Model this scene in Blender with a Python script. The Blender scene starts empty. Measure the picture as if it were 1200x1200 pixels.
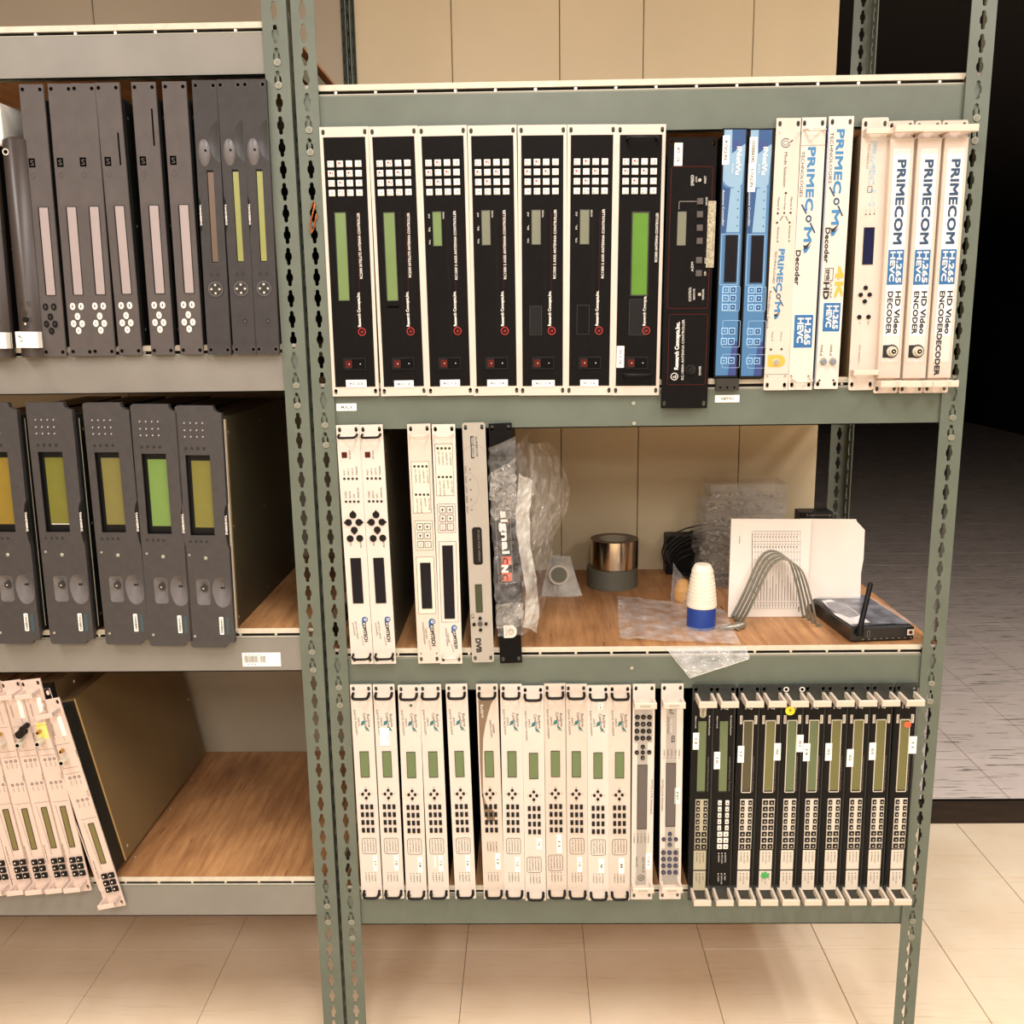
import bpy, math, random
from mathutils import Matrix, Vector, noise
from mathutils.geometry import tessellate_polygon
random.seed(7)
sc = bpy.context.scene
COL = sc.collection

# ---------------------------------------------------------------- camera (metres; X along the racks, Y into them, Z up)
FPX = 1100.0
PITCH, ROLL, YAW = math.radians(11.48), math.radians(-.81), math.radians(-1.11)
CAM = Vector((.374, -1.791, .138))
_F = Vector((math.sin(YAW), math.cos(YAW), 0)); _R = Vector((math.cos(YAW), -math.sin(YAW), 0)); _U = Vector((0, 0, 1))
_F2 = _F*math.cos(PITCH) - _U*math.sin(PITCH); _U2 = _U*math.cos(PITCH) + _F*math.sin(PITCH)
R3 = _R*math.cos(ROLL) + _U2*math.sin(ROLL); U3 = -_R*math.sin(ROLL) + _U2*math.cos(ROLL); F3 = _F2
cd = bpy.data.cameras.new('camera'); cd.sensor_width = 36; cd.lens = FPX*36/1200; cd.clip_start = .01; cd.clip_end = 100
cam = bpy.data.objects.new('camera', cd); COL.objects.link(cam)
m = Matrix((R3, U3, -F3)).transposed().to_4x4(); m.translation = CAM
cam.matrix_world = m; sc.camera = cam

# ---------------------------------------------------------------- world, lights, exposure
w = bpy.data.worlds.new('dark_room'); sc.world = w; w.use_nodes = True
w.node_tree.nodes['Background'].inputs[0].default_value = (.9, .85, .8, 1)
w.node_tree.nodes['Background'].inputs[1].default_value = .004
def area(name, loc, rot, sx, sy, power, col):
    l = bpy.data.lights.new(name, 'AREA'); l.shape = 'RECTANGLE'; l.size = sx; l.size_y = sy; l.energy = power; l.color = col
    o = bpy.data.objects.new(name, l); o.location = loc; o.rotation_euler = rot; COL.objects.link(o); return o
WARM = (1, .955, .935)
for ly, lp in ((-1.15, 30), (-3.3, 42), (-5.4, 40)):
    for lx in (-1.1, .4, 1.9): area('ceiling_lamp', (lx, ly, 1.30), (0, 0, 0), .3, 1.2, lp, WARM)
area('ceiling_lamp', (2.45, .25, 1.30), (0, 0, 0), .3, 1.2, 40, WARM)
sc.view_settings.view_transform = 'Standard'; sc.view_settings.look = 'None'
sc.view_settings.gamma = 1; sc.view_settings.use_curve_mapping = False
sc.view_settings.exposure = -0.02
try:
    sc.cycles.max_bounces = 8; sc.cycles.transparent_max_bounces = 16; sc.cycles.use_denoising = True
except Exception: pass

# ---------------------------------------------------------------- rays of the photograph, for measuring places
def ray(u, v): return F3 + R3*((u-600)/FPX) - U3*((v-600)/FPX)
def onY(u, v, y=0.):
    d = ray(u, v); return CAM + d*((y-CAM.y)/d.y)
def onZ(u, v, z):
    d = ray(u, v); return CAM + d*((z-CAM.z)/d.z)
def onX(u, v, x):
    d = ray(u, v); return CAM + d*((x-CAM.x)/d.x)

# ---------------------------------------------------------------- materials
def lin(c): return tuple(((x/255)/12.92 if x/255 <= .04045 else ((x/255+.055)/1.055)**2.4) for x in c)
MATS = {}
def mat(name, rgb, rough=.5, metal=0., var=.0, scale=30., bump=0., bscale=200., spec=.5, emit=0., trans=0., coat=0., rgb2=None, stretch=None):
    if name in MATS: return MATS[name]
    m = bpy.data.materials.new(name); m.use_nodes = True; nt = m.node_tree; b = nt.nodes['Principled BSDF']
    c = lin(rgb); b.inputs['Base Color'].default_value = (*c, 1)
    b.inputs['Roughness'].default_value = rough; b.inputs['Metallic'].default_value = metal
    b.inputs['Specular IOR Level'].default_value = spec; b.inputs['Coat Weight'].default_value = coat
    tc = nt.nodes.new('ShaderNodeTexCoord')
    src = tc.outputs['Object']
    if stretch:
        mp = nt.nodes.new('ShaderNodeMapping'); mp.inputs['Scale'].default_value = stretch
        nt.links.new(src, mp.inputs[0]); src = mp.outputs[0]
    if var or rgb2:
        n = nt.nodes.new('ShaderNodeTexNoise'); n.inputs['Scale'].default_value = scale; n.inputs['Detail'].default_value = 5
        nt.links.new(src, n.inputs['Vector'])
        r = nt.nodes.new('ShaderNodeValToRGB'); r.color_ramp.elements[0].position = .3; r.color_ramp.elements[1].position = .7
        c2 = lin(rgb2) if rgb2 else tuple(x*(1-var) for x in c)
        c1 = c if rgb2 else tuple(min(1, x*(1+var*.6)) for x in c)
        r.color_ramp.elements[0].color = (*c2, 1); r.color_ramp.elements[1].color = (*c1, 1)
        nt.links.new(n.outputs['Fac'], r.inputs[0]); nt.links.new(r.outputs[0], b.inputs['Base Color'])
    if bump:
        n2 = nt.nodes.new('ShaderNodeTexNoise'); n2.inputs['Scale'].default_value = bscale; n2.inputs['Detail'].default_value = 3
        nt.links.new(src, n2.inputs['Vector'])
        bp = nt.nodes.new('ShaderNodeBump'); bp.inputs['Strength'].default_value = bump; bp.inputs['Distance'].default_value = .002
        nt.links.new(n2.outputs['Fac'], bp.inputs['Height']); nt.links.new(bp.outputs[0], b.inputs['Normal'])
    MATS[name] = m; return m
mat('shelf_paint', (92,100,88), .42, var=.1, scale=14, bump=.06, bscale=90)
mat('shelf_paint_light', (122,122,108), .45, var=.1, scale=10)
mat('beam_left', (126,122,114), .42, var=.1, scale=10)
mat('edge_metal', (205,195,175), .45, var=.1, scale=60)
mat('gap_black', (14,12,11), .8)
mat('rivet_metal', (168,166,150), .4, metal=.4)
mat('rivet_bright', (215,210,195), .3, metal=.5)
mat('cream_plate', (206,192,178), .42, var=.05, scale=25)
mat('white_plate', (212,201,190), .45, var=.04, scale=22)
mat('beige_plate', (204,186,170), .45, var=.05, scale=22)
mat('silver_plate', (168,162,152), .4, metal=.2, var=.05, scale=20)
mat('overlay_black', (17,15,14), .6, var=.15, scale=40, spec=.08)
mat('black', (10,9,9), .45, spec=.25)
mat('black_matte', (10,9,9), .8, spec=.1)
mat('hole_black', (5,4,4), .9, spec=.05)
mat('key_white', (226,218,208), .5)
mat('print_black', (14,12,12), .7, spec=.1)
mat('print_gray', (120,114,106), .6)
mat('print_mid', (36,31,28), .7, spec=.1)
mat('print_white', (225,220,212), .6)
mat('print_red', (170,36,30), .6)
mat('print_red_dark', (84,26,20), .6, spec=.1)
mat('label_white', (246,243,232), .6, var=.02)
mat('chassis_dark', (50,47,42), .45, metal=.3, var=.15, scale=12)
mat('chassis_black', (16,16,15), .5, var=.2, scale=20, spec=.2)
mat('chassis_tan', (128,106,74), .5, metal=.35, var=.12, scale=7)
mat('chassis_steel', (134,122,102), .42, metal=.5, var=.1, scale=9)
mat('chassis_olive', (92,84,66), .45, metal=.3, var=.1, scale=8)
mat('lcd_green', (104,126,74), .25, var=.05, scale=30)
mat('lcd_dull', (110,112,92), .25, var=.05, scale=30)
mat('lcd_bright', (84,128,40), .2, var=.08, scale=20)
mat('lcd_dark', (84,76,76), .25, var=.05)
mat('lcd_bezel', (28,28,18), .4)
mat('gray_plastic', (82,76,74), .5, var=.10, scale=30, bump=.05, bscale=500, spec=.25)
mat('gray_plastic2', (58,55,55), .55, var=.12, scale=60, bump=.08, bscale=400, spec=.25)

# ---------------------------------------------------------------- mesh building
_TXT = {}
def text_mesh(s, bold=0.):
    bold = 0.; k = (s, bold)
    if k not in _TXT:
        cu = bpy.data.curves.new('lettering', 'FONT'); cu.body = s; cu.size = 1; cu.resolution_u = 2; cu.offset = bold; cu.fill_mode = 'FRONT'
        ob = bpy.data.objects.new('lettering', cu); COL.objects.link(ob)
        me = bpy.data.meshes.new_from_object(ob)
        vs = [(v.co.x, v.co.y) for v in me.vertices]; fs = [tuple(p.vertices) for p in me.polygons]
        bpy.data.objects.remove(ob); bpy.data.meshes.remove(me); bpy.data.curves.remove(cu)
        xs = [a for a, _ in vs] or [0]
        _TXT[k] = (vs, fs, min(xs), max(xs))
    return _TXT[k]

class MB:
    def __init__(s): s.v = []; s.f = []; s.m = []; s.mats = []; s.smooth = False; s.sm = []
    def mi(s, m):
        if m not in s.mats: s.mats.append(m)
        return s.mats.index(m)
    def add(s, vs, fs, m, smooth=False):
        o = len(s.v); s.v += [tuple(p) for p in vs]; k = s.mi(m)
        for f in fs: s.f.append(tuple(i+o for i in f)); s.m.append(k); s.sm.append(smooth)
    def box(s, x0, x1, y0, y1, z0, z1, m):
        vs = [(x, y, z) for x in (x0, x1) for y in (y0, y1) for z in (z0, z1)]
        s.add(vs, [(0,1,3,2), (4,6,7,5), (0,4,5,1), (2,3,7,6), (0,2,6,4), (1,5,7,3)], m)
    def bbox(s, x0, x1, y0, y1, z0, z1, m, b=.001):      # box with its front edges chamfered (front is -y)
        b = min(b, abs(x1-x0)*.3, abs(z1-z0)*.3, abs(y1-y0)*.6)
        vs = [(x0,y1,z0),(x1,y1,z0),(x1,y1,z1),(x0,y1,z1),(x0,y0+b,z0),(x1,y0+b,z0),(x1,y0+b,z1),(x0,y0+b,z1),
              (x0+b,y0,z0+b),(x1-b,y0,z0+b),(x1-b,y0,z1-b),(x0+b,y0,z1-b)]
        s.add(vs, [(0,3,2,1),(0,1,5,4),(1,2,6,5),(2,3,7,6),(3,0,4,7),(4,5,9,8),(5,6,10,9),(6,7,11,10),(7,4,8,11),(8,9,10,11)], m)
    def flat(s, pts, y, m):                                # flat polygon in the x-z plane, print on a face
        s.add([(x, y, z) for x, z in pts], [tuple(range(len(pts)))], m)
    def rect(s, x0, z0, x1, z1, y, m): s.flat([(x0,z0),(x1,z0),(x1,z1),(x0,z1)], y, m)
    def prism(s, pts, y0, y1, m, smooth=False):
        n = len(pts); vs = [(x, y0, z) for x, z in pts] + [(x, y1, z) for x, z in pts]
        s.add(vs, [tuple(range(n)), tuple(range(2*n-1, n-1, -1))], m)
        s.add(vs, [(i, i+n, (i+1) % n+n, (i+1) % n) for i in range(n)], m, smooth)
    def plate(s, outer, holes, y0, y1, m):                 # plate with holes through it
        loops = [outer]+holes; tri = tessellate_polygon([[Vector((x, z, 0)) for x, z in l] for l in loops])
        flat = [p for l in loops for p in l]; n = len(flat)
        s.add([(x, y0, z) for x, z in flat]+[(x, y1, z) for x, z in flat], [tuple(t) for t in tri]+[tuple(i+n for i in reversed(t)) for t in tri], m)
        for l in loops:
            k = len(l); s.add([(x, y0, z) for x, z in l]+[(x, y1, z) for x, z in l], [(i, i+k, (i+1) % k+k, (i+1) % k) for i in range(k)], m)
    def cyl(s, x, z, r, y0, y1, m, n=14, rz=None, r1=None):
        rz = rz or r; r1 = 1 if r1 is None else r1
        a = [(math.cos(t*2*math.pi/n), math.sin(t*2*math.pi/n)) for t in range(n)]
        vs = [(x+r*r1*c, y0, z+rz*r1*d) for c, d in a]+[(x+r*c, y1, z+rz*d) for c, d in a]
        s.add(vs, [tuple(range(n)), tuple(range(2*n-1, n-1, -1))], m)
        s.add(vs, [(i, i+n, (i+1) % n+n, (i+1) % n) for i in range(n)], m, True)
    def disc(s, x, z, r, y, m, n=12, rz=None): s.flat([(x+r*math.cos(t*2*math.pi/n), z+(rz or r)*math.sin(t*2*math.pi/n)) for t in range(n)], y, m)
    def ring(s, x, z, r0, r1, y, m, n=16, a0=0, a1=2*math.pi, k=1.):
        vs = []
        for t in range(n+1):
            a = a0+(a1-a0)*t/n
            vs += [(x+r0*math.cos(a), y, z+k*r0*math.sin(a)), (x+r1*math.cos(a), y, z+k*r1*math.sin(a))]
        s.add(vs, [(2*i, 2*i+1, 2*i+3, 2*i+2) for i in range(n)], m)
    def frame(s, x0, z0, x1, z1, t, y, m, r=0.):           # printed outline
        o = rrect(x0, z0, x1, z1, r); i = rrect(x0+t, z0+t, x1-t, z1-t, max(0, r-t)) if r else rrect(x0+t, z0+t, x1-t, z1-t, 0)
        n = len(o); s.add([(a, y, b) for a, b in o]+[(a, y, b) for a, b in i], [(k, (k+1) % n, (k+1) % n+n, k+n) for k in range(n)], m)
    def bezel(s, x0, z0, x1, z1, t, y0, y1, m):            # raised frame of four bars
        s.box(x0, x0+t, y0, y1, z0, z1, m); s.box(x1-t, x1, y0, y1, z0, z1, m); s.box(x0+t, x1-t, y0, y1, z0, z0+t, m); s.box(x0+t, x1-t, y0, y1, z1-t, z1, m)
    def text(s, t, a, b, h, m, y=-.0005, bold=.0, fit=True):
        """text whose baseline runs from point a to b (x,z); cap height h; stretched to the length a-b when fit"""
        vs, fs, x0, x1 = text_mesh(t, bold); L = math.hypot(b[0]-a[0], b[1]-a[1]); ux, uz = (b[0]-a[0])/L, (b[1]-a[1])/L
        sx = L/max(1e-6, x1-x0) if fit else h/.7; sy = h/.7
        d = bold*sy*1.25
        for k, (du, dv) in enumerate([(0, 0)] if not bold else [(-d, -d), (d, d), (-d, d), (d, -d)]):
            s.add([(a[0]+((px-x0)*sx+du)*ux-(py*sy+dv)*uz, y-.00002*k, a[1]+((px-x0)*sx+du)*uz+(py*sy+dv)*ux) for px, py in vs], fs, m)
    def tube(s, pts, r, m, n=8, closed=False, flatk=1.):
        pts = [Vector(p) for p in pts]; k = len(pts); vs = []; up = None
        for i in range(k):
            d = (pts[(i+1) % k]-pts[i-1]) if closed else (pts[min(i+1, k-1)]-pts[max(i-1, 0)])
            d.normalize()
            if up is None: up = d.orthogonal().normalized()
            up = (up-d*up.dot(d)).normalized(); sd = d.cross(up)
            rr = r[i] if isinstance(r, (list, tuple)) else r
            vs += [pts[i]+up*rr*math.cos(t*2*math.pi/n)+sd*rr*flatk*math.sin(t*2*math.pi/n) for t in range(n)]
        fs = [(i*n+t, i*n+(t+1) % n, ((i+1) % k)*n+(t+1) % n, ((i+1) % k)*n+t) for i in range(k if closed else k-1) for t in range(n)]
        s.add(vs, fs, m, True)
        if not closed: s.add(vs, [tuple(range(n-1, -1, -1)), tuple(range((k-1)*n, k*n))], m)
    def lathe(s, prof, m, c=(0,0,0), n=28, mats=None):
        vs = [(c[0]+r*math.cos(t*2*math.pi/n), c[1]+r*math.sin(t*2*math.pi/n), c[2]+z) for r, z in prof for t in range(n)]
        for i in range(len(prof)-1):
            mm = mats[i] if mats else m
            s.add(vs[i*n:(i+2)*n], [(t, (t+1) % n, (t+1) % n+n, t+n) for t in range(n)], mm, True)
    def xform(s, M): s.v = [tuple(M @ Vector(p)) for p in s.v]; return s
    def mesh(s, name):
        me = bpy.data.meshes.new(name); me.from_pydata(s.v, [], s.f)
        for m in s.mats: me.materials.append(MATS[m])
        me.polygons.foreach_set('material_index', s.m); me.polygons.foreach_set('use_smooth', s.sm); me.update(); return me
    def build(s, name, parent=None, **kw):
        o = bpy.data.objects.new(name, s.mesh(name)); COL.objects.link(o)
        if parent: o.parent = parent
        for k, v in kw.items(): o[k] = v
        return o
def rrect(x0, z0, x1, z1, r, n=4):
    if r <= 0: return [(x0,z0),(x1,z0),(x1,z1),(x0,z1)]
    out = []
    for cx, cz, a in ((x1-r, z0+r, -90), (x1-r, z1-r, 0), (x0+r, z1-r, 90), (x0+r, z0+r, 180)):
        out += [(cx+r*math.cos(math.radians(a+90*i/n)), cz+r*math.sin(math.radians(a+90*i/n))) for i in range(n+1)]
    return out
def slot(x, z, w, h, n=4):        # upright oblong hole
    r = w/2; return [(x+r*math.cos(math.pi*i/n), z+h/2-r+r*math.sin(math.pi*i/n)) for i in range(n+1)]+[(x-r*math.cos(math.pi*i/n), z-h/2+r-r*math.sin(math.pi*i/n)) for i in range(n+1)]
def tag(o, label=None, cat=None, group=None, kind=None):
    if label: o['label'] = label
    if cat: o['category'] = cat
    if group: o['group'] = group
    if kind: o['kind'] = kind
    return o
def empty(name, loc=(0,0,0), rot=(0,0,0), **kw):
    o = bpy.data.objects.new(name, None); o.location = loc; o.rotation_euler = rot; o.empty_display_size = .02; COL.objects.link(o); tag(o, **kw); return o
def kids(o): return [c for c in bpy.data.objects if c.parent == o]
def copy_tree(o, parent=None, depth=0, skip=()):
    c = o.copy(); COL.objects.link(c)
    if parent: c.parent = parent
    for ch in KIDS(o):
        if ch.name.split('.')[0] not in skip: copy_tree(ch, c, depth+1)
    return c
def KIDS(o): return list(o.children)
def inst(name, me, parent, loc=(0,0,0), **kw):
    o = bpy.data.objects.new(name, me); o.location = loc; COL.objects.link(o); o.parent = parent
    for k, v in kw.items(): o[k] = v
    return o
# ================================================================ THE ROOM
FZ = -1.45
def structure(name, mb): return tag(mb.build(name), kind='structure')
def node_mat(name, fn):
    m = bpy.data.materials.new(name); m.use_nodes = True; fn(m.node_tree, m.node_tree.nodes['Principled BSDF']); MATS[name] = m; return m
def _tile(base, dark, scuff, rough, amt):
    def fn(nt, b):
        tc = nt.nodes.new('ShaderNodeTexCoord'); geo = nt.nodes.new('ShaderNodeNewGeometry')
        n = nt.nodes.new('ShaderNodeTexNoise'); n.inputs['Scale'].default_value = 6; n.inputs['Detail'].default_value = 6
        nt.links.new(geo.outputs['Position'], n.inputs['Vector'])
        r = nt.nodes.new('ShaderNodeValToRGB'); r.color_ramp.elements[0].position = .3; r.color_ramp.elements[1].position = .7
        r.color_ramp.elements[0].color = (*lin(dark), 1); r.color_ramp.elements[1].color = (*lin(base), 1); nt.links.new(n.outputs['Fac'], r.inputs[0])
        last = r.outputs[0]
        for rot, sc_ in ((0, (4, 60, 1)), (.75, (3.5, 70, 1))):
            mp = nt.nodes.new('ShaderNodeMapping'); mp.inputs['Rotation'].default_value = (0, 0, rot); mp.inputs['Scale'].default_value = sc_
            nt.links.new(geo.outputs['Position'], mp.inputs[0])
            s = nt.nodes.new('ShaderNodeTexNoise'); s.inputs['Scale'].default_value = 1.6; s.inputs['Detail'].default_value = 3
            nt.links.new(mp.outputs[0], s.inputs['Vector'])
            rr = nt.nodes.new('ShaderNodeValToRGB'); rr.color_ramp.elements[0].position = .635; rr.color_ramp.elements[1].position = .68
            nt.links.new(s.outputs['Fac'], rr.inputs[0])
            mu = nt.nodes.new('ShaderNodeMath'); mu.operation = 'MULTIPLY'; mu.inputs[1].default_value = amt; nt.links.new(rr.outputs[0], mu.inputs[0])
            mx = nt.nodes.new('ShaderNodeMixRGB'); nt.links.new(mu.outputs[0], mx.inputs[0]); nt.links.new(last, mx.inputs[1]); mx.inputs[2].default_value = (*lin(scuff), 1); last = mx.outputs[0]
        nt.links.new(last, b.inputs['Base Color']); b.inputs['Roughness'].default_value = rough
    return fn
node_mat('tile_cream', _tile((244,226,198), (232,210,178), (150,120,88), .42, .12))
node_mat('tile_gray', _tile((240,226,216), (226,212,202), (70,54,50), .5, .8))
mat('grout', (92,74,58), .8)
mat('threshold_strip', (70,52,34), .6, rgb2=(44,34,26), scale=9, stretch=(1,3,1))
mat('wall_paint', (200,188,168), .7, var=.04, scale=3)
mat('wall_in_shade', (30,26,24), .85)  # near-black colour puts the darkness of the unlit rear room into walls and ceiling
mb = MB(); mb.box(-4, 7, -7, 18, FZ-.1, FZ-.004, 'grout'); floor = structure('floor', mb)
def tile_mesh(mt, s=.305):
    b = MB(); b.add([(0,0,0),(s-.0016,0,0),(s-.0016,s-.0016,0),(0,s-.0016,0),(.0008,.0008,.004),(s-.0024,.0008,.004),(s-.0024,s-.0024,.004),(.0008,s-.0024,.004)],
        [(0,1,5,4),(1,2,6,5),(2,3,7,6),(3,0,4,7),(4,5,6,7)], mt); return b.mesh('tile')
tm = tile_mesh('tile_cream')
x0 = onZ(1121, 965, FZ).x
for i in range(-3, 4):
    for j in range(1, 5): inst('tile', tm, floor, (x0+.305*i, .968-.305*j, FZ-.004))
tg = tile_mesh('tile_gray')
for i in range(-1, 10):
    for j in range(0, 17): inst('tile', tg, floor, (1.36+.305*i, 1.115+.2825*0+.305*j, FZ-.004))
b = MB()   # the rest of both floors, joined
for i in range(-17, 16):
    for j in range(-24, 1 if not -3 <= i <= 3 else -0):
        if -3 <= i <= 3 and j >= 0: continue
        xx = x0+.305*i; yy = .968+.305*(j-1)
        if -3 <= i <= 3 and j > -4 and False: continue
        if -3 <= i <= 3 and j-1 >= -4: continue
        b.box(xx, xx+.3035, yy, yy+.3035, FZ-.004, FZ, 'tile_cream')
b.box(-4, 7, 1.115+.305*17, 18, FZ-.004, FZ, 'tile_gray'); b.box(-4, 1.36-.305, 1.115, 1.115+.305*17, FZ-.004, FZ, 'tile_gray'); b.box(1.36+.305*10, 7, 1.115, 1.115+.305*17, FZ-.004, FZ, 'tile_gray')
b.build('tile_field', floor, kind='stuff')
b = MB(); b.box(-4, 7, .975, 1.108, FZ-.004, FZ+.003, 'threshold_strip'); b.box(-4, 7, 1.104, 1.112, FZ-.004, FZ+.006, 'black_matte'); structure('trim_1', b)
mb = MB(); mb.box(-4, 7, -7.1, 1.1, 1.35, 1.42, 'wall_paint'); structure('ceiling', mb)
mb = MB(); mb.box(-4, 7, 1.1, 18, 1.35, 1.42, 'wall_in_shade'); structure('ceiling', mb)
mb = MB(); mb.box(-4, 7, -7.1, -7, FZ, 1.35, 'wall_paint'); structure('wall_front', mb)
mb = MB(); mb.box(-4, 7, 18, 18.1, FZ, 1.35, 'wall_in_shade'); structure('wall_back', mb)
mb = MB(); mb.box(-4.1, -4, -7.1, 1.1, FZ, 1.35, 'wall_paint'); mb.box(-4.1, -4, 1.1, 18, FZ, 1.35, 'wall_in_shade'); structure('wall_left', mb)
mb = MB(); mb.box(7, 7.1, -7.1, 1.1, FZ, 1.35, 'wall_paint'); mb.box(7, 7.1, 1.1, 18, FZ, 1.35, 'wall_in_shade'); structure('wall_right', mb)

# ================================================================ THE TWO SHELVING UNITS
def _wood(nt, b):
    geo = nt.nodes.new('ShaderNodeNewGeometry'); mp = nt.nodes.new('ShaderNodeMapping'); mp.inputs['Scale'].default_value = (26, 2.2, 5); mp.inputs['Rotation'].default_value = (0, 0, .12)
    nt.links.new(geo.outputs['Position'], mp.inputs[0])
    n = nt.nodes.new('ShaderNodeTexNoise'); n.inputs['Scale'].default_value = 2.5; n.inputs['Detail'].default_value = 8; n.inputs['Roughness'].default_value = .65; nt.links.new(mp.outputs[0], n.inputs[0])
    r = nt.nodes.new('ShaderNodeValToRGB'); e = r.color_ramp.elements; e[0].position = .28; e[0].color = (*lin((150,102,62)), 1); e[1].position = .62; e[1].color = (*lin((198,148,98)), 1)
    nt.links.new(n.outputs['Fac'], r.inputs[0])
    n2 = nt.nodes.new('ShaderNodeTexNoise'); n2.inputs['Scale'].default_value = 5; n2.inputs['Detail'].default_value = 4; nt.links.new(geo.outputs['Position'], n2.inputs[0])
    r2 = nt.nodes.new('ShaderNodeValToRGB'); r2.color_ramp.elements[0].position = .35; r2.color_ramp.elements[0].color = (.72,.68,.66,1); r2.color_ramp.elements[1].position = .65
    nt.links.new(n2.outputs['Fac'], r2.inputs[0])
    mx = nt.nodes.new('ShaderNodeMixRGB'); mx.blend_type = 'MULTIPLY'; mx.inputs[0].default_value = 1; nt.links.new(r.outputs[0], mx.inputs[1]); nt.links.new(r2.outputs[0], mx.inputs[2])
    # dark gouges near the front edge
    mp3 = nt.nodes.new('ShaderNodeMapping'); mp3.inputs['Scale'].default_value = (120, 9, 1); mp3.inputs['Rotation'].default_value = (0, 0, -.35); nt.links.new(geo.outputs['Position'], mp3.inputs[0])
    n3 = nt.nodes.new('ShaderNodeTexNoise'); n3.inputs['Scale'].default_value = 1.3; n3.inputs['Detail'].default_value = 2; nt.links.new(mp3.outputs[0], n3.inputs[0])
    r3 = nt.nodes.new('ShaderNodeValToRGB'); r3.color_ramp.elements[0].position = .7; r3.color_ramp.elements[1].position = .76; nt.links.new(n3.outputs['Fac'], r3.inputs[0])
    mx3 = nt.nodes.new('ShaderNodeMixRGB'); nt.links.new(r3.outputs[0], mx3.inputs[0]); nt.links.new(mx.outputs[0], mx3.inputs[1]); mx3.inputs[2].default_value = (*lin((90,50,26)), 1)
    nt.links.new(mx3.outputs[0], b.inputs['Base Color']); b.inputs['Roughness'].default_value = .5
node_mat('wood_board', _wood)
mat('panel_beige', (196,180,146), .6, var=.05, scale=4)
mat('panel_gray', (160,148,126), .6, var=.05, scale=4)
PITCHS = .0381
def key_outline(x, z):        # the pointed oval slot of the posts
    pts = [(0,.0160),(.0025,.0150),(.0036,.0125),(.0036,.0075),(.0058,.0050),(.0066,0),(.0058,-.0050),(.0036,-.0075),(.0036,-.0125),(.0025,-.0150)]
    r = pts+[(0,-.0160)]+[(-a, b) for a, b in reversed(pts[1:])]
    return [(x+a, z+b) for a, b in r]
def post(parent, xa, xb, y, z0, z1, zslot, side, inward=1, depth=.045):
    """upright angle: slotted face from xa to xb at depth y, and a slotted side flange at 'side' (x)"""
    b = MB(); t = .0022; xc = (xa+xb)/2; k0 = math.floor((z1-zslot)/PITCHS); z = zslot+PITCHS*k0
    ztop = z1
    def face(plane):
        cells = []; zz = zslot+PITCHS*math.floor((z1-PITCHS/2-zslot)/PITCHS); top = z1
        while zz-PITCHS/2 > z0: cells.append((zz, zz-PITCHS/2, top)); top = zz-PITCHS/2; zz -= PITCHS
        cells.append((None, z0, top)); return cells
    for zz, lo, hi in face(0):
        if zz is None: b.box(xa, xb, y, y+t, lo, hi, 'shelf_paint'); continue
        if hi-lo > PITCHS*1.001: pass
        b.plate([(xa,lo),(xb,lo),(xb,hi),(xa,hi)], [key_outline(xc, zz)], y, y+t, 'shelf_paint')
    c = MB()
    for zz, lo, hi in face(0):
        if zz is None: c.plate([(0,lo),(depth,lo),(depth,hi),(0,hi)], [], 0, t, 'shelf_paint'); continue
        c.plate([(0,lo),(depth,lo),(depth,hi),(0,hi)], [key_outline(depth/2, zz)], 0, t, 'shelf_paint')
    # side flange: local x -> world y, local y -> world x
    sx = side-(t if side > xc else 0)
    c.v = [(sx+py, y+t*.5+px*inward, pz) for px, py, pz in c.v]
    b.add(c.v, c.f, 'shelf_paint')
    return b.build('post', parent)
ZS = .452                       # height of one slot, the rest follow at the pitch
def beam(parent, xa, xb, bottom, y=.006, face='shelf_paint'):
    b = MB(); top = bottom+.0895
    b.box(xa, xb, y, y+.002, bottom, bottom+.069, face)
    b.box(xa, xb, y, y+.014, bottom+.069, bottom+.0715, 'shelf_paint_light')   # folded top of the face
    b.box(xa, xb, y, y+.018, bottom, bottom+.002, 'shelf_paint')
    b.box(xa, xb, y+.012, y+.013, bottom+.0715, bottom+.084, 'gap_black')
    b.box(xa, xb, y+.004, y+.0055, bottom+.0715, bottom+.0735, 'edge_metal')
    b.box(xa, xb, y+.004, y+.014, bottom+.0795, bottom+.083, 'edge_metal')     # lip that carries the board
    # keyed end plates behind the posts
    for s, x in ((-1, xa), (1, xb)):
        b.box(min(x, x+s*.036), max(x, x+s*.036), y-.0015, y+.0005, bottom-.002, bottom+.074, 'shelf_paint')
    o = b.build('beam', parent)
    r = MB(); x = xa+.03
    while x < xb-.01:
        r.cyl(x, bottom+.0766, .0028, y+.006, y+.0125, 'rivet_bright', n=8); x += .072
    r.build('rivet_row', o, kind='stuff')
    return o
def keys(beam_o, x, bottom, y=0):
    """rivet heads and their curled keys where a beam hooks into the post slots at x"""
    b = MB(); k = round((bottom+.036-ZS)/PITCHS)
    for kk in (k, k-1+1-1):
        z = ZS+PITCHS*kk
        b.cyl(x+.001, z-.0085, .0060, y-.0022, y+.001, 'rivet_metal', n=12)
        b.cyl(x+.001, z-.0085, .0046, y-.0030, y-.0022, 'shelf_paint_light', n=12)
        b.box(x-.003, x-.0015, y-.0006, y+.001, z-.002, z+.012, 'shelf_paint'); b.box(x-.001, x+.0028, y-.0004, y+.001, z-.002, z+.0085, 'shelf_paint')
    return b.build('rivet', beam_o)
PX = dict(rl=(-.0385, .0030), rr=(1.1530, 1.1970), ll=(-1.2950, -1.2510), lr=(-.0905, -.0460))
YB = .592                       # rear posts
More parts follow.
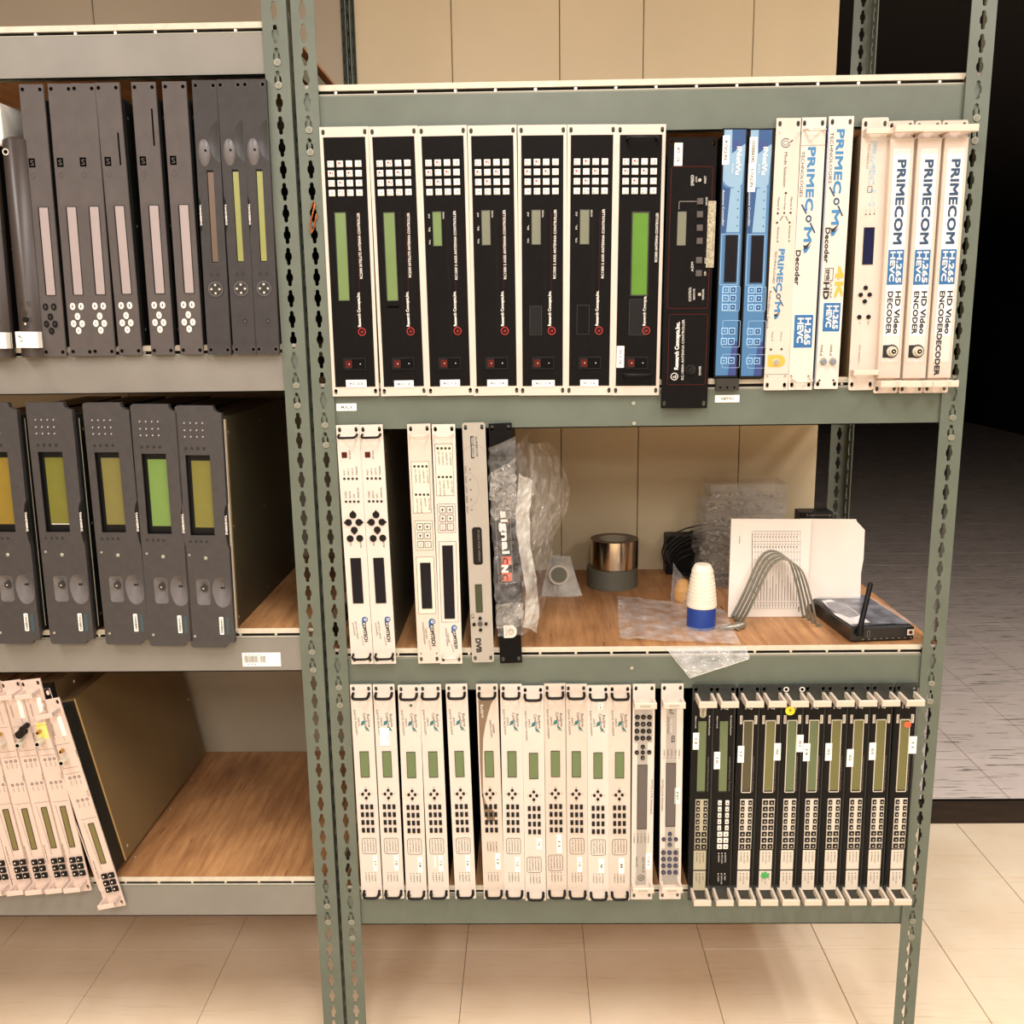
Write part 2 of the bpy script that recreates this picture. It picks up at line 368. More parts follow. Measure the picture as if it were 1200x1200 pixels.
def shelving(name, label, xl, xr, bottoms, boards, z1=1.2, zslot=ZS):
    root = empty(name, ((xl[0]+xr[1])/2, 0, FZ), label=label, cat='shelving', kind='thing')
    root.location = (0, 0, 0)
    post(root, xl[0], xl[1], 0, FZ, z1, zslot, xl[0]); post(root, xr[0], xr[1], 0, FZ, z1, zslot, xr[1])
    post(root, xl[0], xl[1], YB+.045, FZ, z1, zslot, xl[0], inward=-1); post(root, xr[0], xr[1], YB+.045, FZ, z1, zslot, xr[1], inward=-1)
    for bt in bottoms:
        o = beam(root, xl[1]-.001, xr[0]+.001, bt, face='shelf_paint' if xl[0] > -1 else 'beam_left'); keys(o, (xl[0]+xl[1])/2, bt); keys(o, (xr[0]+xr[1])/2, bt)
        b = MB(); b.box(xl[1], xr[0], YB+.032, YB+.034, bt, bt+.07, 'shelf_paint'); b.box(xl[1], xr[0], YB+.018, YB+.034, bt, bt+.002, 'shelf_paint'); b.build('rear_beam', root)
        for x in (xl[0]+.004, xr[1]-.006):
            b = MB(); b.box(x, x+.002, .05, YB-.005, bt+.02, bt+.06, 'shelf_paint'); b.build('side_brace', root)
        b = MB(); b.box(xl[0]+.008, xr[1]-.008, .012, YB+.016, bt+.0835, bt+.0895, 'wood_board')
        b.box(xl[0]+.008, xr[1]-.008, .0105, .012, bt+.0832, bt+.0897, 'edge_metal'); b.build('shelf_board', root)
    return root
BR = [-.0635-.533*i for i in (-1, 0, 1, 2)]
BL = [.0125+.5645, .0125, -.5520, -1.1075]
right_rack = shelving('shelving_unit', 'grey slotted steel shelving unit holding the antenna controllers, decoders and white modems', PX['rl'], PX['rr'], BR, None)
left_rack = shelving('shelving_unit', 'grey slotted steel shelving unit holding the wide dark receivers and leaning beige modules', PX['ll'], PX['lr'], BL, None)
# back panels of tongued boards
def panel(root, xs, z0, z1, y, mt):
    for a, c in zip(xs, xs[1:]):
        b = MB(); b.bbox(a+.0008, c-.0008, y, y+.012, z0, z1, mt, b=.0015); b.build('back_panel', root)
panel(right_rack, [-.03, .20, .456, .654, .912, 1.112], -1.3, 1.1, YB+.018, 'panel_beige')
panel(left_rack, [-1.25, -.65, -.06], -1.3, 1.1, YB+.018, 'panel_gray')
# ================================================================ RACK UNITS STANDING ON END
H = .4826; U1 = .0441; U2 = .0883
YF = -.0035                     # plane of the front panels, hanging just before the beams
BOARD = dict(R0=.026, R1=-.507, R2=-1.040, L0=.102, L1=-.4625, L2=-1.018)
class Unit:
    """a rack unit on end: bl, tl = pixels of its bottom-left corner and of a point higher on its left edge"""
    def __init__(s, name, bl, tl, w, board, y=YF, z=None, h=H, **kw):
        p0 = onY(*bl, y); p1 = onY(*tl, y); d = p1-p0; s.a = math.atan2(d.x, d.z)
        s.y = y; s.w = w; s.h = h; s.root = empty(name, p0, (0, s.a, 0), **kw); s.p0 = p0
        s.ex = Vector((math.cos(s.a), 0, -math.sin(s.a))); s.ez = Vector((math.sin(s.a), 0, math.cos(s.a)))
        s.z0 = (BOARD[board]-p0.z)/math.cos(s.a) if board else .024
        if s.a > 0 and board: s.z0 = (BOARD[board]-p0.z+(s.w-.002)*math.sin(s.a))/math.cos(s.a)
        elif s.a < 0 and board: s.z0 = (BOARD[board]-p0.z-.002*math.sin(-s.a)*-1)/math.cos(s.a)
    def L(s, u, v):
        d = onY(u, v, s.y)-s.p0; return (d.dot(s.ex), d.dot(s.ez))
    def faceplate(s, m, r=.001, holes='slots', outer=None, t=.003, hx=.0064, hz=.0090, hw=.0062, hh=.0100, thick_y=0):
        b = MB(); hl = []
        if holes:
            for x in (hx, s.w-hx):
                for z in (hz, s.h-hz): hl.append(slot(x, z, hw, hh))
        b.plate(outer or rrect(0, 0, s.w, s.h, r), hl, 0, t, m); s.fp = b.build('faceplate', s.root); return s.fp
    def chassis(s, m, depth=.42, z1=None, inset=.0016, y0=.0032, screws=True, name='chassis'):
        b = MB(); z1 = z1 or s.h-.025; x0, x1 = inset, s.w-inset
        b.bbox(x0, x1, y0, depth, s.z0, z1, m, b=.0008)
        b.box(x0-.0006, x1+.0006, y0+.012, y0+.016, s.z0+.004, z1-.004, m)          # lid seam
        s.ch = b.build(name, s.root)
        if screws:
            c = MB()
            for yy in (.03, depth*.5, depth-.03):
                for zz in (s.z0+.03, (s.z0+z1)/2, z1-.03):
                    c.add([(x1, yy+.003*math.cos(k), zz+.003*math.sin(k)) for k in [i*math.pi/3 for i in range(6)]]+[(x1+.0009, yy, zz)], [(i, (i+1) % 6, 6) for i in range(6)], 'rivet_metal')
            c.build('screws', s.ch, kind='stuff')
        return s.ch
    def R(s, tl, br):
        a = s.L(*tl); c = s.L(*br); return a[0], c[1], c[0], a[1]       # x0 z0 x1 z1
    def screen(s, tl, br, m, bez=.0012, bm='lcd_bezel', name='display', raise_=.0012, off=0.):
        x0, z0, x1, z1 = s.R(tl, br); b = MB()
        b.bezel(x0-bez, z0-bez, x1+bez, z1+bez, bez, -raise_-off, 0, bm); b.box(x0, x1, -.0004-off, 0, z0, z1, m)
        return b.build(name, s.root)
    def pt(s, mb): s._mb = mb
    def txt(s, mb, t, a, b, hpx, m, y=-.0004, bold=0.):
        A = s.L(*a); B = s.L(*b); mb.text(t, A, B, hpx*.0016, m, y, bold)
    def sticker(s, tl, br, t=None, down=True, y=-.0006, hp=3.2, m='label_white', name='sticker', horiz=False, pad=.18, tm='print_black'):
        x0, z0, x1, z1 = s.R(tl, br); b = MB(); b.box(x0, x1, y, y+.0004, z0, z1, m)
        if t:
            h = hp*.0016; cx = (x0+x1)/2; cz = (z0+z1)/2; L = (z1-z0)*(1-2*pad)
            if horiz: L = (x1-x0)*(1-2*pad); b.text(t, (cx-L/2, cz-h/2), (cx+L/2, cz-h/2), h, tm, y-.0002, .01)
            elif down: b.text(t, (cx-h/2, cz+L/2), (cx-h/2, cz-L/2), h, tm, y-.0002, .01)
            else: b.text(t, (cx+h/2, cz-L/2), (cx+h/2, cz+L/2), h, tm, y-.0002, .01)
        return b.build(name, s.root)
def place(proto, src, bl, tl, label, y=YF, board=None, group=None, skip=()):
    """copy a unit and its parts to another place"""
    p0 = onY(*bl, y); p1 = onY(*tl, y); d = p1-p0
    if board: p0.z = BOARD[board]-src.z0*math.cos(src.a)+(0)
    c = copy_tree(proto, skip=skip); c.location = p0; c.rotation_euler = (0, math.atan2(d.x, d.z), 0)
    c['label'] = label
    if group: c['group'] = group
    u = object.__new__(Unit); u.__dict__.update(src.__dict__); u.root = c; u.p0 = p0; u.y = y
    u.a = math.atan2(d.x, d.z); u.ex = Vector((math.cos(u.a), 0, -math.sin(u.a))); u.ez = Vector((math.sin(u.a), 0, math.cos(u.a)))
    return u

# ---------------------------------------------------------------- seven antenna controllers
G = 'cream framed antenna controllers on the upper shelf'
u = Unit('antenna_controller', (390, 464.6), (374, 149.5), U2, 'R0', label='first antenna controller beside the slotted post, long green display, tag RC 2.5', cat='controller', group=G)
rc = u
u.faceplate('cream_plate', r=.0005); u.chassis('chassis_steel', .36)
b = MB(); b.box(.0062, U2-.0062, -.0008, 0, .0178, .4648, 'overlay_black')
pr = b.build('front_overlay', u.root)
b = MB()
for xx in (.047, .050): b.box(xx, xx+.0004, -.0010, -.0008, .10, .335, 'print_gray' if False else 'chassis_black')
b.build('overlay_seam', pr)
keymb = MB(); keymb.bbox(-.0058, .0058, -.0026, -.0008, -.0056, .0056, 'key_white', b=.0012)
key_me = [keymb.mesh('key')]
def marked(kind):
    k = MB(); k.bbox(-.0058, .0058, -.0026, -.0008, -.0056, .0056, 'key_white', b=.0012)
    if kind == 0: k.text('12', (-.001, -.0035), (-.001, .0035), .0028, 'print_black', -.0029); k.rect(.002, -.003, .003, .003, -.0028, 'print_gray')
    if kind == 1:
        k.flat([(-.0035,.001),(-.0012,.0036),(.0012,.001),(-.0012,-.0014)], -.0028, 'print_red'); k.rect(-.0036,-.0042,-.0022,-.003,-.0028,'print_black'); k.rect(.0022,-.003,.0032,.002,-.0028,'print_red_dark')
    if kind == 2: k.rect(.0005, .0000, .0016, .0028, -.0028, 'print_gray'); k.rect(-.0036,-.0042,-.0022,-.003,-.0028,'print_gray')
    if kind == 3: k.rect(.0012, -.003, .002, .0032, -.0028, 'print_black'); k.rect(-.0012, -.0036, -.0004, .002, -.0028, 'print_gray')
    if kind == 4: k.text('7', (.003, -.002), (.003, .002), .0034, 'print_black', -.0029)
    return k.mesh('key')
KM = [marked(i) for i in range(5)]
pattern = [[0,1,2,3],[1,2,1,3],[0,1,2,4],[4,0,0,4]]
kp = MB(); a0 = u.L(387.6, 192.4); a1 = u.L(419.9, 192.2); a2 = u.L(389.6, 226.4)
kp.box(a0[0]-.008, a1[0]+.008, -.0010, -.0008, a2[1]-.008, a0[1]+.008, 'black_matte')
kpo = kp.build('keypad', u.root)
for r_ in range(4):
    for c_ in range(4):
        inst('key', KM[pattern[r_][c_]], kpo, (a0[0]+(a1[0]-a0[0])*c_/3, 0, a0[1]+(a2[1]-a0[1])*r_/3))
b = MB()
u.txt(b, 'Research Concepts,Inc.', (423.2, 383), (421.4, 342.5), 3.4, 'print_white', -.0011, .02)
c = u.L(424.3, 388.8); b.ring(c[0], c[1], .0060, .0074, -.0011, 'print_red'); b.disc(c[0], c[1], .0032, -.0011, 'print_red_dark'); b.text('d', (c[0]-.002, c[1]-.002), (c[0]+.002, c[1]-.002), .004, 'print_red', -.0013)
q0 = u.L(421.6, 341.5); q1 = u.L(419.8, 249)
b.rect(q0[0]-.0003, q0[1], q0[0]+.0003, q1[1], -.0010, 'print_red_dark')
b.build('lettering', u.root)
b = MB(); u.txt(b, 'RC2000 SATELLITE ANTENNA CONTROLLER', (425, 326.5), (421.3, 249.5), 2.9, 'print_white', -.0011, .01); b.build('title', u.root)
# rocker switch
b = MB(); x0, z0, x1, z1 = u.R((401.5, 419), (429.8, 434)); b.bbox(x0, x1, -.0028, -.0006, z0, z1, 'black', b=.0008)
xm = x0+(x1-x0)*.42; b.prism([(x0+.003,z0+.003),(xm,z0+.003),(xm,z1-.003),(x0+.003,z1-.003)], -.0052, -.0028, 'chassis_black')
b.rect(x0+.006, z0+.0055, xm-.001, z1-.0055, -.0053, 'print_red_dark'); b.bbox(xm, x1-.003, -.0040, -.0028, z0+.003, z1-.003, 'black_matte')
b.disc(xm-.006, (z0+z1)/2, .001, -.0056, 'print_white', 8); b.disc(x1-.011, (z0+z1)/2, .001, -.0044, 'print_white', 8); b.build('power_switch', u.root)
def battery_door(u, tl, br, deep=False):
    b = MB(); x0, z0, x1, z1 = u.R(tl, br); b.bezel(x0, z0, x1, z1, .0008, -.0014, -.0006, 'chassis_dark'); b.box(x0, x1, -.0010, -.0008, z0, z1, 'black' if deep else 'overlay_black'); b.build('blank_window', u.root)
LONG = ((392.6, 249.5), (409.7, 352))
def small_lcd(u, tl, br, m):
    s = u.screen(tl, br, m, bez=.0010, off=.0008)
    b = MB(); x0, z0, x1, z1 = u.R(tl, br)
    for k, t in enumerate(('AZ', 'EL', 'POL')):
        zc = z1-(z1-z0)*(.12+.38*k); b.text(t, (x0-.0055, zc-.004), (x0-.0055, zc+.004), .0028, 'print_white', -.0011)
    b.text('MODE', (x1+.0058, z1-.012), (x1+.0058, z1), .0028, 'print_white', -.0011); b.build('display_legend', u.root)
lab = [('RC 2.5', (405.5, 445.3), (429.8, 453.8)), ('RC 2', (462, 446), (485, 454)), ('RC 1.5', (515.8, 445.2), (539.2, 453.2)), ('RC 1.8', (571, 445), (595.2, 453.2)),
       ('RC 1.9', (623.5, 445.5), (650, 453.2)), ('RC 1.6', (680, 445), (701, 452.6))]
pos = [None, ((446.7,464.4),(431.6,149.5)), ((500.8,464),(489.3,149.5)), ((555,463.8),(547.7,149.5)), ((608.6,463.5),(604.8,149.5)), ((662.8,463.2),(665,149.5)), ((717.4,463.3),(722.6,149.5))]
pos[4] = ((608.6,463.5),(606.6,149.5))
names = [None, 'second antenna controller from the slotted post, long green display above a dark slit', 'antenna controller with a short bright green display and tag RC 1.5',
 'antenna controller with a short greyish display and a slightly crooked tag RC 1.8', 'antenna controller with short display above a glossy scratched window, tag RC 1.9',
 'antenna controller with short display, half open blank window and tag RC 1.6', 'antenna controller with the largest bright green display and two black handles']
us = [u]
for i in range(1, 7):
    us.append(place(u.root, u, pos[i][0], pos[i][1], names[i], board=None, skip=('title',)))
us[0].screen(*LONG, 'lcd_green', off=.0008)
us[1].screen((449.6, 249.5), (466.6, 352), 'lcd_green', off=.0008)
b = MB(); q = us[1].R((454, 358.6), (467.5, 360.8)); b.rect(*q[:2], *q[2:], -.0011, 'hole_black'); b.build('slit', us[1].root)
small_lcd(us[2], (507, 248.5), (518, 288), 'lcd_bright' if False else 'lcd_green'); small_lcd(us[3], (564.4, 247), (574.8, 287), 'lcd_dull'); small_lcd(us[4], (623.2, 246.4), (633.4, 286.4), 'lcd_dull'); small_lcd(us[5], (680, 246), (690, 286), 'lcd_dull')
us[6].screen((741.6, 249.5), (757.6, 345.5), 'lcd_bright', bez=.0022, off=.0008)
battery_door(us[4], (620.5, 358.5), (635, 392.5), True); battery_door(us[5], (676, 357.5), (690.3, 392)); battery_door(us[6], (737.5, 350.5), (756, 392.8), True)
for i, (t, tl, br) in enumerate(lab): us[i].sticker(tl, br, t, horiz=True, hp=2.6, y=-.0013)
us[6].sticker((722.8, 405.5), (731, 430.8), 'RCV 05', down=False, hp=3., y=-.0013)
tt = [None, ('RC2500 SATELLITE ANTENNA CONTROLLER', (482, 325), (480, 249.5)), ('RC1500 2 AXIS ANTENNA CONTROLLER', (536.2, 327.5), (534, 247)), ('RC1500 2 AXIS ANTENNA CONTROLLER', (593.4, 327), (592.3, 246)),
      ('RC1500 2 AXIS ANTENNA CONTROLLER', (651.2, 326.5), (652.2, 245.5)), ('RC1500 2 AXIS ANTENNA CONTROLLER', (707.4, 326), (708.8, 245)), ('RC3000 ANTENNA CONTROLLER', (770, 307), (771.6, 249.5))]
for i in range(1, 7):
    b = MB(); us[i].txt(b, tt[i][0], tt[i][1], tt[i][2], 2.9, 'print_white', -.0011, .01); b.build('title', us[i].root)
def handle(u, xa, xb, z, out, r, m, name='handle', drop=0.):
    b = MB(); c = min(.008, (xb-xa)*.25)
    pts = [(xa,0,z),(xa,-out+c,z-drop*.5),(xa+c*.3,-out+c*.3,z-drop),(xa+c,-out,z-drop),(xb-c,-out,z-drop),(xb-c*.3,-out+c*.3,z-drop),(xb,-out+c,z-drop*.5),(xb,0,z)]
    b.tube(pts, r, m, 8); return b.build(name, u.root)
x0, z0, x1, z1 = us[6].R((735, 160), (769, 172)); handle(us[6], x0, x1, (z0+z1)/2+.004, .022, .0028, 'black')
x0, z0, x1, z1 = us[6].R((731, 436), (760, 446)); handle(us[6], x0, x1, (z0+z1)/2+.004, .022, .0028, 'black')

# ---------------------------------------------------------------- black controller that sticks out
u = Unit('antenna_controller', (774.4, 478.5), (783.6, 164), U2*.985, None, y=YF-.008, label='plain black antenna controller with a red outline, standing lower than its neighbours', cat='controller')
u.z0 = (BOARD['R0']-u.p0.z)
u.faceplate('overlay_black', r=.0015, hz=.0095); u.chassis('chassis_black', .36, z1=.448)
b = MB()
for tl, br in (((786.6,195),(829.5,361.5)), ((784.2,368),(826.5,451))):
    x0, z0, x1, z1 = u.R(tl, br); b.frame(x0, z0, x1, z1, .0009, -.0003, 'print_red_dark', r=.004)
u.txt(b, 'Research Concepts,Inc.', (794.6, 433), (796.4, 377.5), 4.6, 'print_white', -.0004, .025)
u.txt(b, 'RC-1000A ANTENNA CONTROLLER', (801, 445), (802.2, 374.5), 2.8, 'print_white', -.0004)
c = u.L(790.3, 441.2); b.ring(c[0], c[1], .0058, .0070, -.0004, 'print_white'); b.text('d', (c[0]-.003, c[1]-.003), (c[0]+.003, c[1]-.003), .006, 'print_white', -.0005)
for t, a, e, h in (('SPEED', (813, 217.5), (813, 205), 3.2), ('SLOW', (817, 213.5), (817, 207), 2), ('FAST', (827.6, 214.5), (827.6, 206), 2.4), ('CONTROL', (810, 353), (810, 336.5), 3), ('REMOTE', (814.5, 351), (814.5, 338.5), 2.2),
  ('MANUAL', (825, 351), (825, 338.5), 2.4), ('POWER', (821.5, 439.5), (821.5, 429), 2.6), ('AZIM', (812.5, 318), (812.5, 307), 2.6), ('MODE', (829, 240.5), (829, 231), 2), ('JOG', (828, 309), (828, 302), 2.4), ('CW', (827.5, 323), (827.5, 318), 2.4)):
    u.txt(b, t, a, e, h, 'print_white', -.0004)
q = u.L(795.6, 245.5); r_ = u.L(816.5, 236); b.rect(q[0]-.0006, q[1], q[0]+.0006, r_[1], -.0004, 'print_gray'); b.rect(q[0], r_[1]-.0006, r_[0], r_[1]+.0006, -.0004, 'print_gray')
b.build('lettering', u.root)
u.screen((794.3, 248), (803.2, 287.5), 'lcd_dull', bez=.0006)
k = MB()
for uu, vv in ((820.3,236),(820,251.3),(819.8,267),(819.7,282.4),(819,305),(818.6,320.3)):
    c = u.L(uu, vv); k.bbox(c[0]-.0056, c[0]+.0056, -.003, 0, c[1]-.0056, c[1]+.0056, 'gray_plastic', b=.0008)
for uu, vv in ((819.8,211.3),(819.5,345)):
    c = u.L(uu, vv); k.cyl(c[0], c[1], .003, -.003, 0, 'rivet_metal', 10)
k.build('button', u.root, kind='stuff')
k = MB(); c = u.L(809.5, 433); k.cyl(c[0], c[1], .0088, -.001, 0, 'chassis_dark', 18); k.cyl(c[0], c[1], .0076, -.009, -.001, 'black', 16, r1=.85); k.build('power_knob', u.root)
u.sticker((790.5, 167.5), (799.3, 194.2), 'RC1 OR', down=False, hp=3.4)
mat('label_typed', (190,180,150), .7, rgb2=(110,104,90), scale=260)
u.sticker((830, 235.5), (836.2, 313.5), None, m='label_typed', name='paper_strip')

# ---------------------------------------------------------------- two blue antenna controllers
mat('blue_mid', (60,108,152), .4); mat('blue_light', (126,160,186), .4); mat('blue_dark', (26,70,120), .4); mat('blue_deep', (44,58,116), .4); mat('blue_line', (160,200,232), .4); mat('screen_black', (22,20,26), .25, spec=.15, var=.1, scale=20)
G = 'blue faced antenna controllers'
u = Unit('antenna_controller', (836.4, 456.5), (847.6, 157.5), .0425, 'R0', label='blue faced antenna controller next to the black one, single white tag', cat='controller', group=G)
bu = u
# dark case all round, the blue membrane set on it
b = MB(); x0, z0, x1, z1 = (.0012, .0245, .0412, .4625); b.bbox(-.0012, .0437, -.0006, .004, z0-.003, z1+.002, 'chassis_black', b=.001); b.build('front_case', u.root)
u.chassis('chassis_black', .34, z1=.455)
FB = MB(); y = -.0009
def P(uu, vv): return u.L(uu, vv)
xl, xr = .0018, .0402; zb, zt = .0262, .4618
FB.rect(xl, zb, xr, zt, y, 'blue_mid')
pa = [P(847.3,200),P(847,212),P(850.5,216.5),P(855,219),P(862,220.2),P(867,219),P(869.6,215)]
FB.flat([(xl,zt),*[(max(xl,a),c) for a, c in pa],(xr,P(870,180)[1]),(xr,P(870,170)[1]),(P(858,158)[0],zt)][::-1], y-.0001, 'blue_light')
FB.flat([P(846.2,216),P(850.5,219.5),P(856,221),P(850.5,272),P(849,274),P(845,273)], y-.0002, 'blue_dark')
FB.flat([P(856,221),P(868,219),P(866,272),P(850.8,272)], y-.0002, 'blue_light')
FB.flat([(xr-.015,zb),(xr,zb),(xr,P(860,400)[1]),(xr-.009,P(860,400)[1])], y-.0002, 'blue_deep')
FB.flat([(xl,zb),(xr-.016,zb),(xr-.012,P(860,430)[1]),(xl,P(860,430)[1])], y-.0002, 'blue_mid')
FB.flat([(P(858,158)[0],zt),(xr,zt),(xr,P(870,168)[1]),(P(858,166)[0],P(870,180)[1])], y-.0002, 'blue_dark')
FB.flat([P(858,166.5),P(866,165.5),P(866.5,172),P(860,174)], y-.0003, 'blue_deep')
for v0, v1 in ((335.5, 364.5), (375.5, 407), (415, 431)):
    q0 = P(844, v0); q1 = P(866.3, v1); FB.frame(q1[0]-.033, q1[1], q1[0], q0[1], .0006, y-.0004, 'blue_line', r=.003)
FB.frame(P(845.5, 273)[0], P(846, 334)[1], P(866.5, 273)[0], P(866, 274)[1], .0007, y-.0004, 'blue_line', r=.002)
u.txt(FB, 'iNetVu', (864, 172), (862, 204.5), 5.2, 'print_white', y-.0004, .03)
u.txt(FB, 'Mobile', (858, 192), (857.4, 203), 1.6, 'print_white', y-.0004)
u.txt(FB, 'Antenna Controller', (846.6, 222.5), (846, 265), 2.4, 'print_white', y-.0004)
for vv in (224.5, 234.5, 244.6, 254.6, 264.8): c = P(865-(vv-224)*.03, vv); FB.disc(c[0], c[1], .0011, y-.0004, 'print_black', 8)
FB.build('membrane', u.root)
u.screen((850.4, 276), (862, 330.5), 'screen_black', bez=.0006, off=.001)
k = MB()
for (ua, va) in ((850.3,339.5),(859,339.5),(850,349.5),(858.7,349.5),(849.6,360),(858.2,360),(848.9,388),(857.5,388),(848.2,400),(856.8,400),(848,422.5),(856.8,422.5)):
    c = P(ua, va+0.); w_ = .0058; k.bbox(c[0]-w_, c[0]+w_, y-.0010, y, c[1]-.0060, c[1]+.0060, 'blue_line', b=.0004)
    k.rect(c[0]-w_+.0013, c[1]-.0046, c[0]+w_-.0013, c[1]+.0046, y-.0011, 'blue_mid' if ua < 853 else 'blue_dark'); k.disc(c[0], c[1], .0014, y-.0012, 'blue_line', 6)
k.build('membrane_key', u.root, kind='stuff')
# foot bracket below
b = MB(); q = u.R((838.5, 443.5), (865.3, 457)); b.bbox(q[0], q[2], -.004, .004, q[1], q[3], 'chassis_dark', b=.001)
for f in (.2, .5, .8): b.disc(q[0]+(q[2]-q[0])*f, q[1]+.005, .0022, -.0042, 'hole_black', 8)
foot = b.build('foot_bracket', u.root)
u2 = place(u.root, u, (866.3, 457), (878.4, 158.5), 'blue faced antenna controller beside the cream switch, with two overlapping white tags', skip=('foot_bracket',))
u.sticker((847.2, 159), (853.9, 193.2), 'NETVU 4', down=False, hp=3.3, y=-.0016)
u2.sticker((878.6, 161), (886.5, 192), '11D0006345', down=True, hp=3.8, y=-.0016, pad=.06); u2.sticker((877, 192), (884.4, 225), 'NETVU 5', down=False, hp=3.3, y=-.0021)

# ---------------------------------------------------------------- cream switch, decoders
mat('brand_blue', (52,120,168), .45); mat('brand_navy', (36,64,92), .45); mat('tag_blue', (38,98,150), .45); mat('orange_print', (236,168,66), .5); mat('black_print', (26,24,26), .5)
def pc_logo(u, b, top, bot, h, tech=None, swoosh=True):
    """the blue word with its slanted dish in place of the O, written downwards between two pixels"""
    A = Vector(u.L(*top)); B = Vector(u.L(*bot)); D = B-A; y = -.0004; hh = h*.0016; outer_ = b; b = MB()
    def at(f, off=0.): p = A+D*f; n = Vector((-D[1], D[0])).normalized(); return (p[0]+n[0]*off, p[1]+n[1]*off)
    b.text('PRIMEC', at(0), at(.665), hh, 'brand_blue', y, .035); b.text('M', at(.85), at(1.), hh, 'brand_blue', y, .035)
    c = at(.755, hh*.5); b.ring(c[0], c[1], hh*.22, hh*.42, y, 'brand_navy', k=1.2)
    n = Vector((-D[1], D[0])).normalized(); d = D.normalized()
    def bar(f0, o0, f1, o1, t):
        p = Vector(at(f0, o0)); q = Vector(at(f1, o1)); s = (q-p).normalized(); m_ = Vector((-s[1], s[0]))*t
        b.flat([tuple(p+m_), tuple(q+m_), tuple(q-m_), tuple(p-m_)], y-.0001, 'brand_navy')
    bar(.60, -hh*.55, .70, hh*.15, hh*.11); bar(.80, hh*.75, .91, hh*1.45, hh*.11)
    if swoosh:
        for f, col_, k in ((.99, 'black_print', .8), (1.03, 'brand_blue', 1.)):
            b.flat([at(f, hh*1.1), at(f+.09, hh*.45), at(f+.10, hh*.10), at(f+.05, -hh*.1), at(f+.055, hh*.3)], y, col_)
    b.build('logo', u.root); b = outer_
    if tech: u.txt(b, 'TECHNOLOGIES', tech[0], tech[1], tech[2], 'black_print', y)
def hevc(u, b, tl, br):
    b = MB(); x0, z0, x1, z1 = u.R(tl, br); b.box(x0-.0008, x1+.0008, -.00035, -.0001, z0-.0008, z1+.0008, 'label_white'); b.rect(x0, z0, x1, z1, -.0005, 'tag_blue'); w = x1-x0; h = z1-z0
    b.text('H.265', (x0+w*.58, z1-h*.10), (x0+w*.58, z0+h*.10), w*.30, 'print_white', -.0006, .03)
    b.text('HEVC', (x0+w*.19, z1-h*.10), (x0+w*.19, z0+h*.16), w*.30, 'print_white', -.0006, .03); b.build('code_tag', u.root)
# redundancy switch
u = Unit('redundancy_switch', (894.8, 457.4), (909.2, 160), .0452, 'R0', label='cream redundancy switch with antenna selection diagram and orange button patch', cat='switch')
u.h = .4826; u.faceplate('cream_plate', hz=.0095); u.chassis('chassis_tan', .34)
b = MB(); pc_logo(u, b, (913, 292), (907.6, 365), 6.4, ((908.2, 294), (905.2, 332), 2.4))
c = u.L(920.8, 167.5); b.ring(c[0], c[1], .0068, .0082, -.0004, 'brand_navy', 20, .7, 6.0); b.ring(c[0], c[1], .0035, .0043, -.0004, 'brand_navy'); b.flat([(c[0]+.003,c[1]-.002),(c[0]+.012,c[1]+.006),(c[0]+.0125,c[1]+.003)], -.0005, 'brand_navy')
for t, a, e, h in (('Mode Selection', (919.5, 178.5), (917.6, 219), 3.2), ('Manual B', (911.6, 231), (910.8, 246), 2.2), ('Auto Range', (919.5, 229), (918.6, 246), 1.8), ('Manual A', (926.6, 231), (925.8, 246), 2.2),
  ('Antenna B', (911, 266), (910, 284), 2.2), ('Antenna A', (924.6, 264), (923.6, 284), 2.2), ('Redundancy Switch', (901.4, 341), (897.6, 385), 3), ('Power A', (915, 389), (914, 399.5), 1.8), ('Power B', (904.6, 389), (903.8, 399.5), 1.8)):
    u.txt(b, t, a, e, h, 'black_print')
for p_, r_ in (((920.8,226.3),.0022),((911.4,250),.0020),((919,249.6),.0018),((926.4,249.4),.0020),((910.6,261),.0020),((925.2,260.8),.0020),((903.4,409.5),.0022),((915.8,409.2),.0022)):
    c = u.L(*p_); b.disc(c[0], c[1], r_, -.0006, 'black_print', 10)
for p_, q_ in (((917.5,253),(914,258.5)),((920.5,253),(923.5,258.5))):
    A = Vector(u.L(*p_)); B = Vector(u.L(*q_)); n = Vector((-(B-A)[1], (B-A)[0])).normalized()*.0006; b.flat([tuple(A+n), tuple(B+n), tuple(B-n), tuple(A-n)], -.0005, 'black_print')
x0, z0, x1, z1 = u.R((900.2, 416), (918.5, 430)); lt = b; b = MB(); b.flat([(x0,z0),(x1-.009,z0)]+[(x1-.009+.011*math.sin(t*math.pi/8), (z0+z1)/2-(z1-z0)/2*math.cos(t*math.pi/8)) for t in range(1,8)]+[(x1-.009,z1),(x0,z1)], -.0004, 'orange_print'); b.build('button_patch', u.root); b = lt
b.rect(.0, .0415-.012, .0452, .0423-.012, -.0003, 'print_gray'); b.build('lettering', u.root)
b = MB(); c = u.L(909.3, 424); b.cyl(c[0], c[1], .0062, -.002, 0, 'rivet_bright', 16); b.cyl(c[0], c[1], .0042, -.006, -.002, 'rivet_metal', 14); b.build('push_button', u.root)
def screws(u, pts, r=.0026, m='rivet_bright'):
    b = MB()
    for p_ in pts: c = u.L(*p_); b.cyl(c[0], c[1], r, -.0014, 0, m, 10); b.disc(c[0], c[1], r*.45, -.0016, 'hole_black', 6)
    return b.build('face_screw', u.root, kind='stuff')
screws(u, ((899,440.5),(919.8,440.5),(913.6,154.6),(935.5,155)))
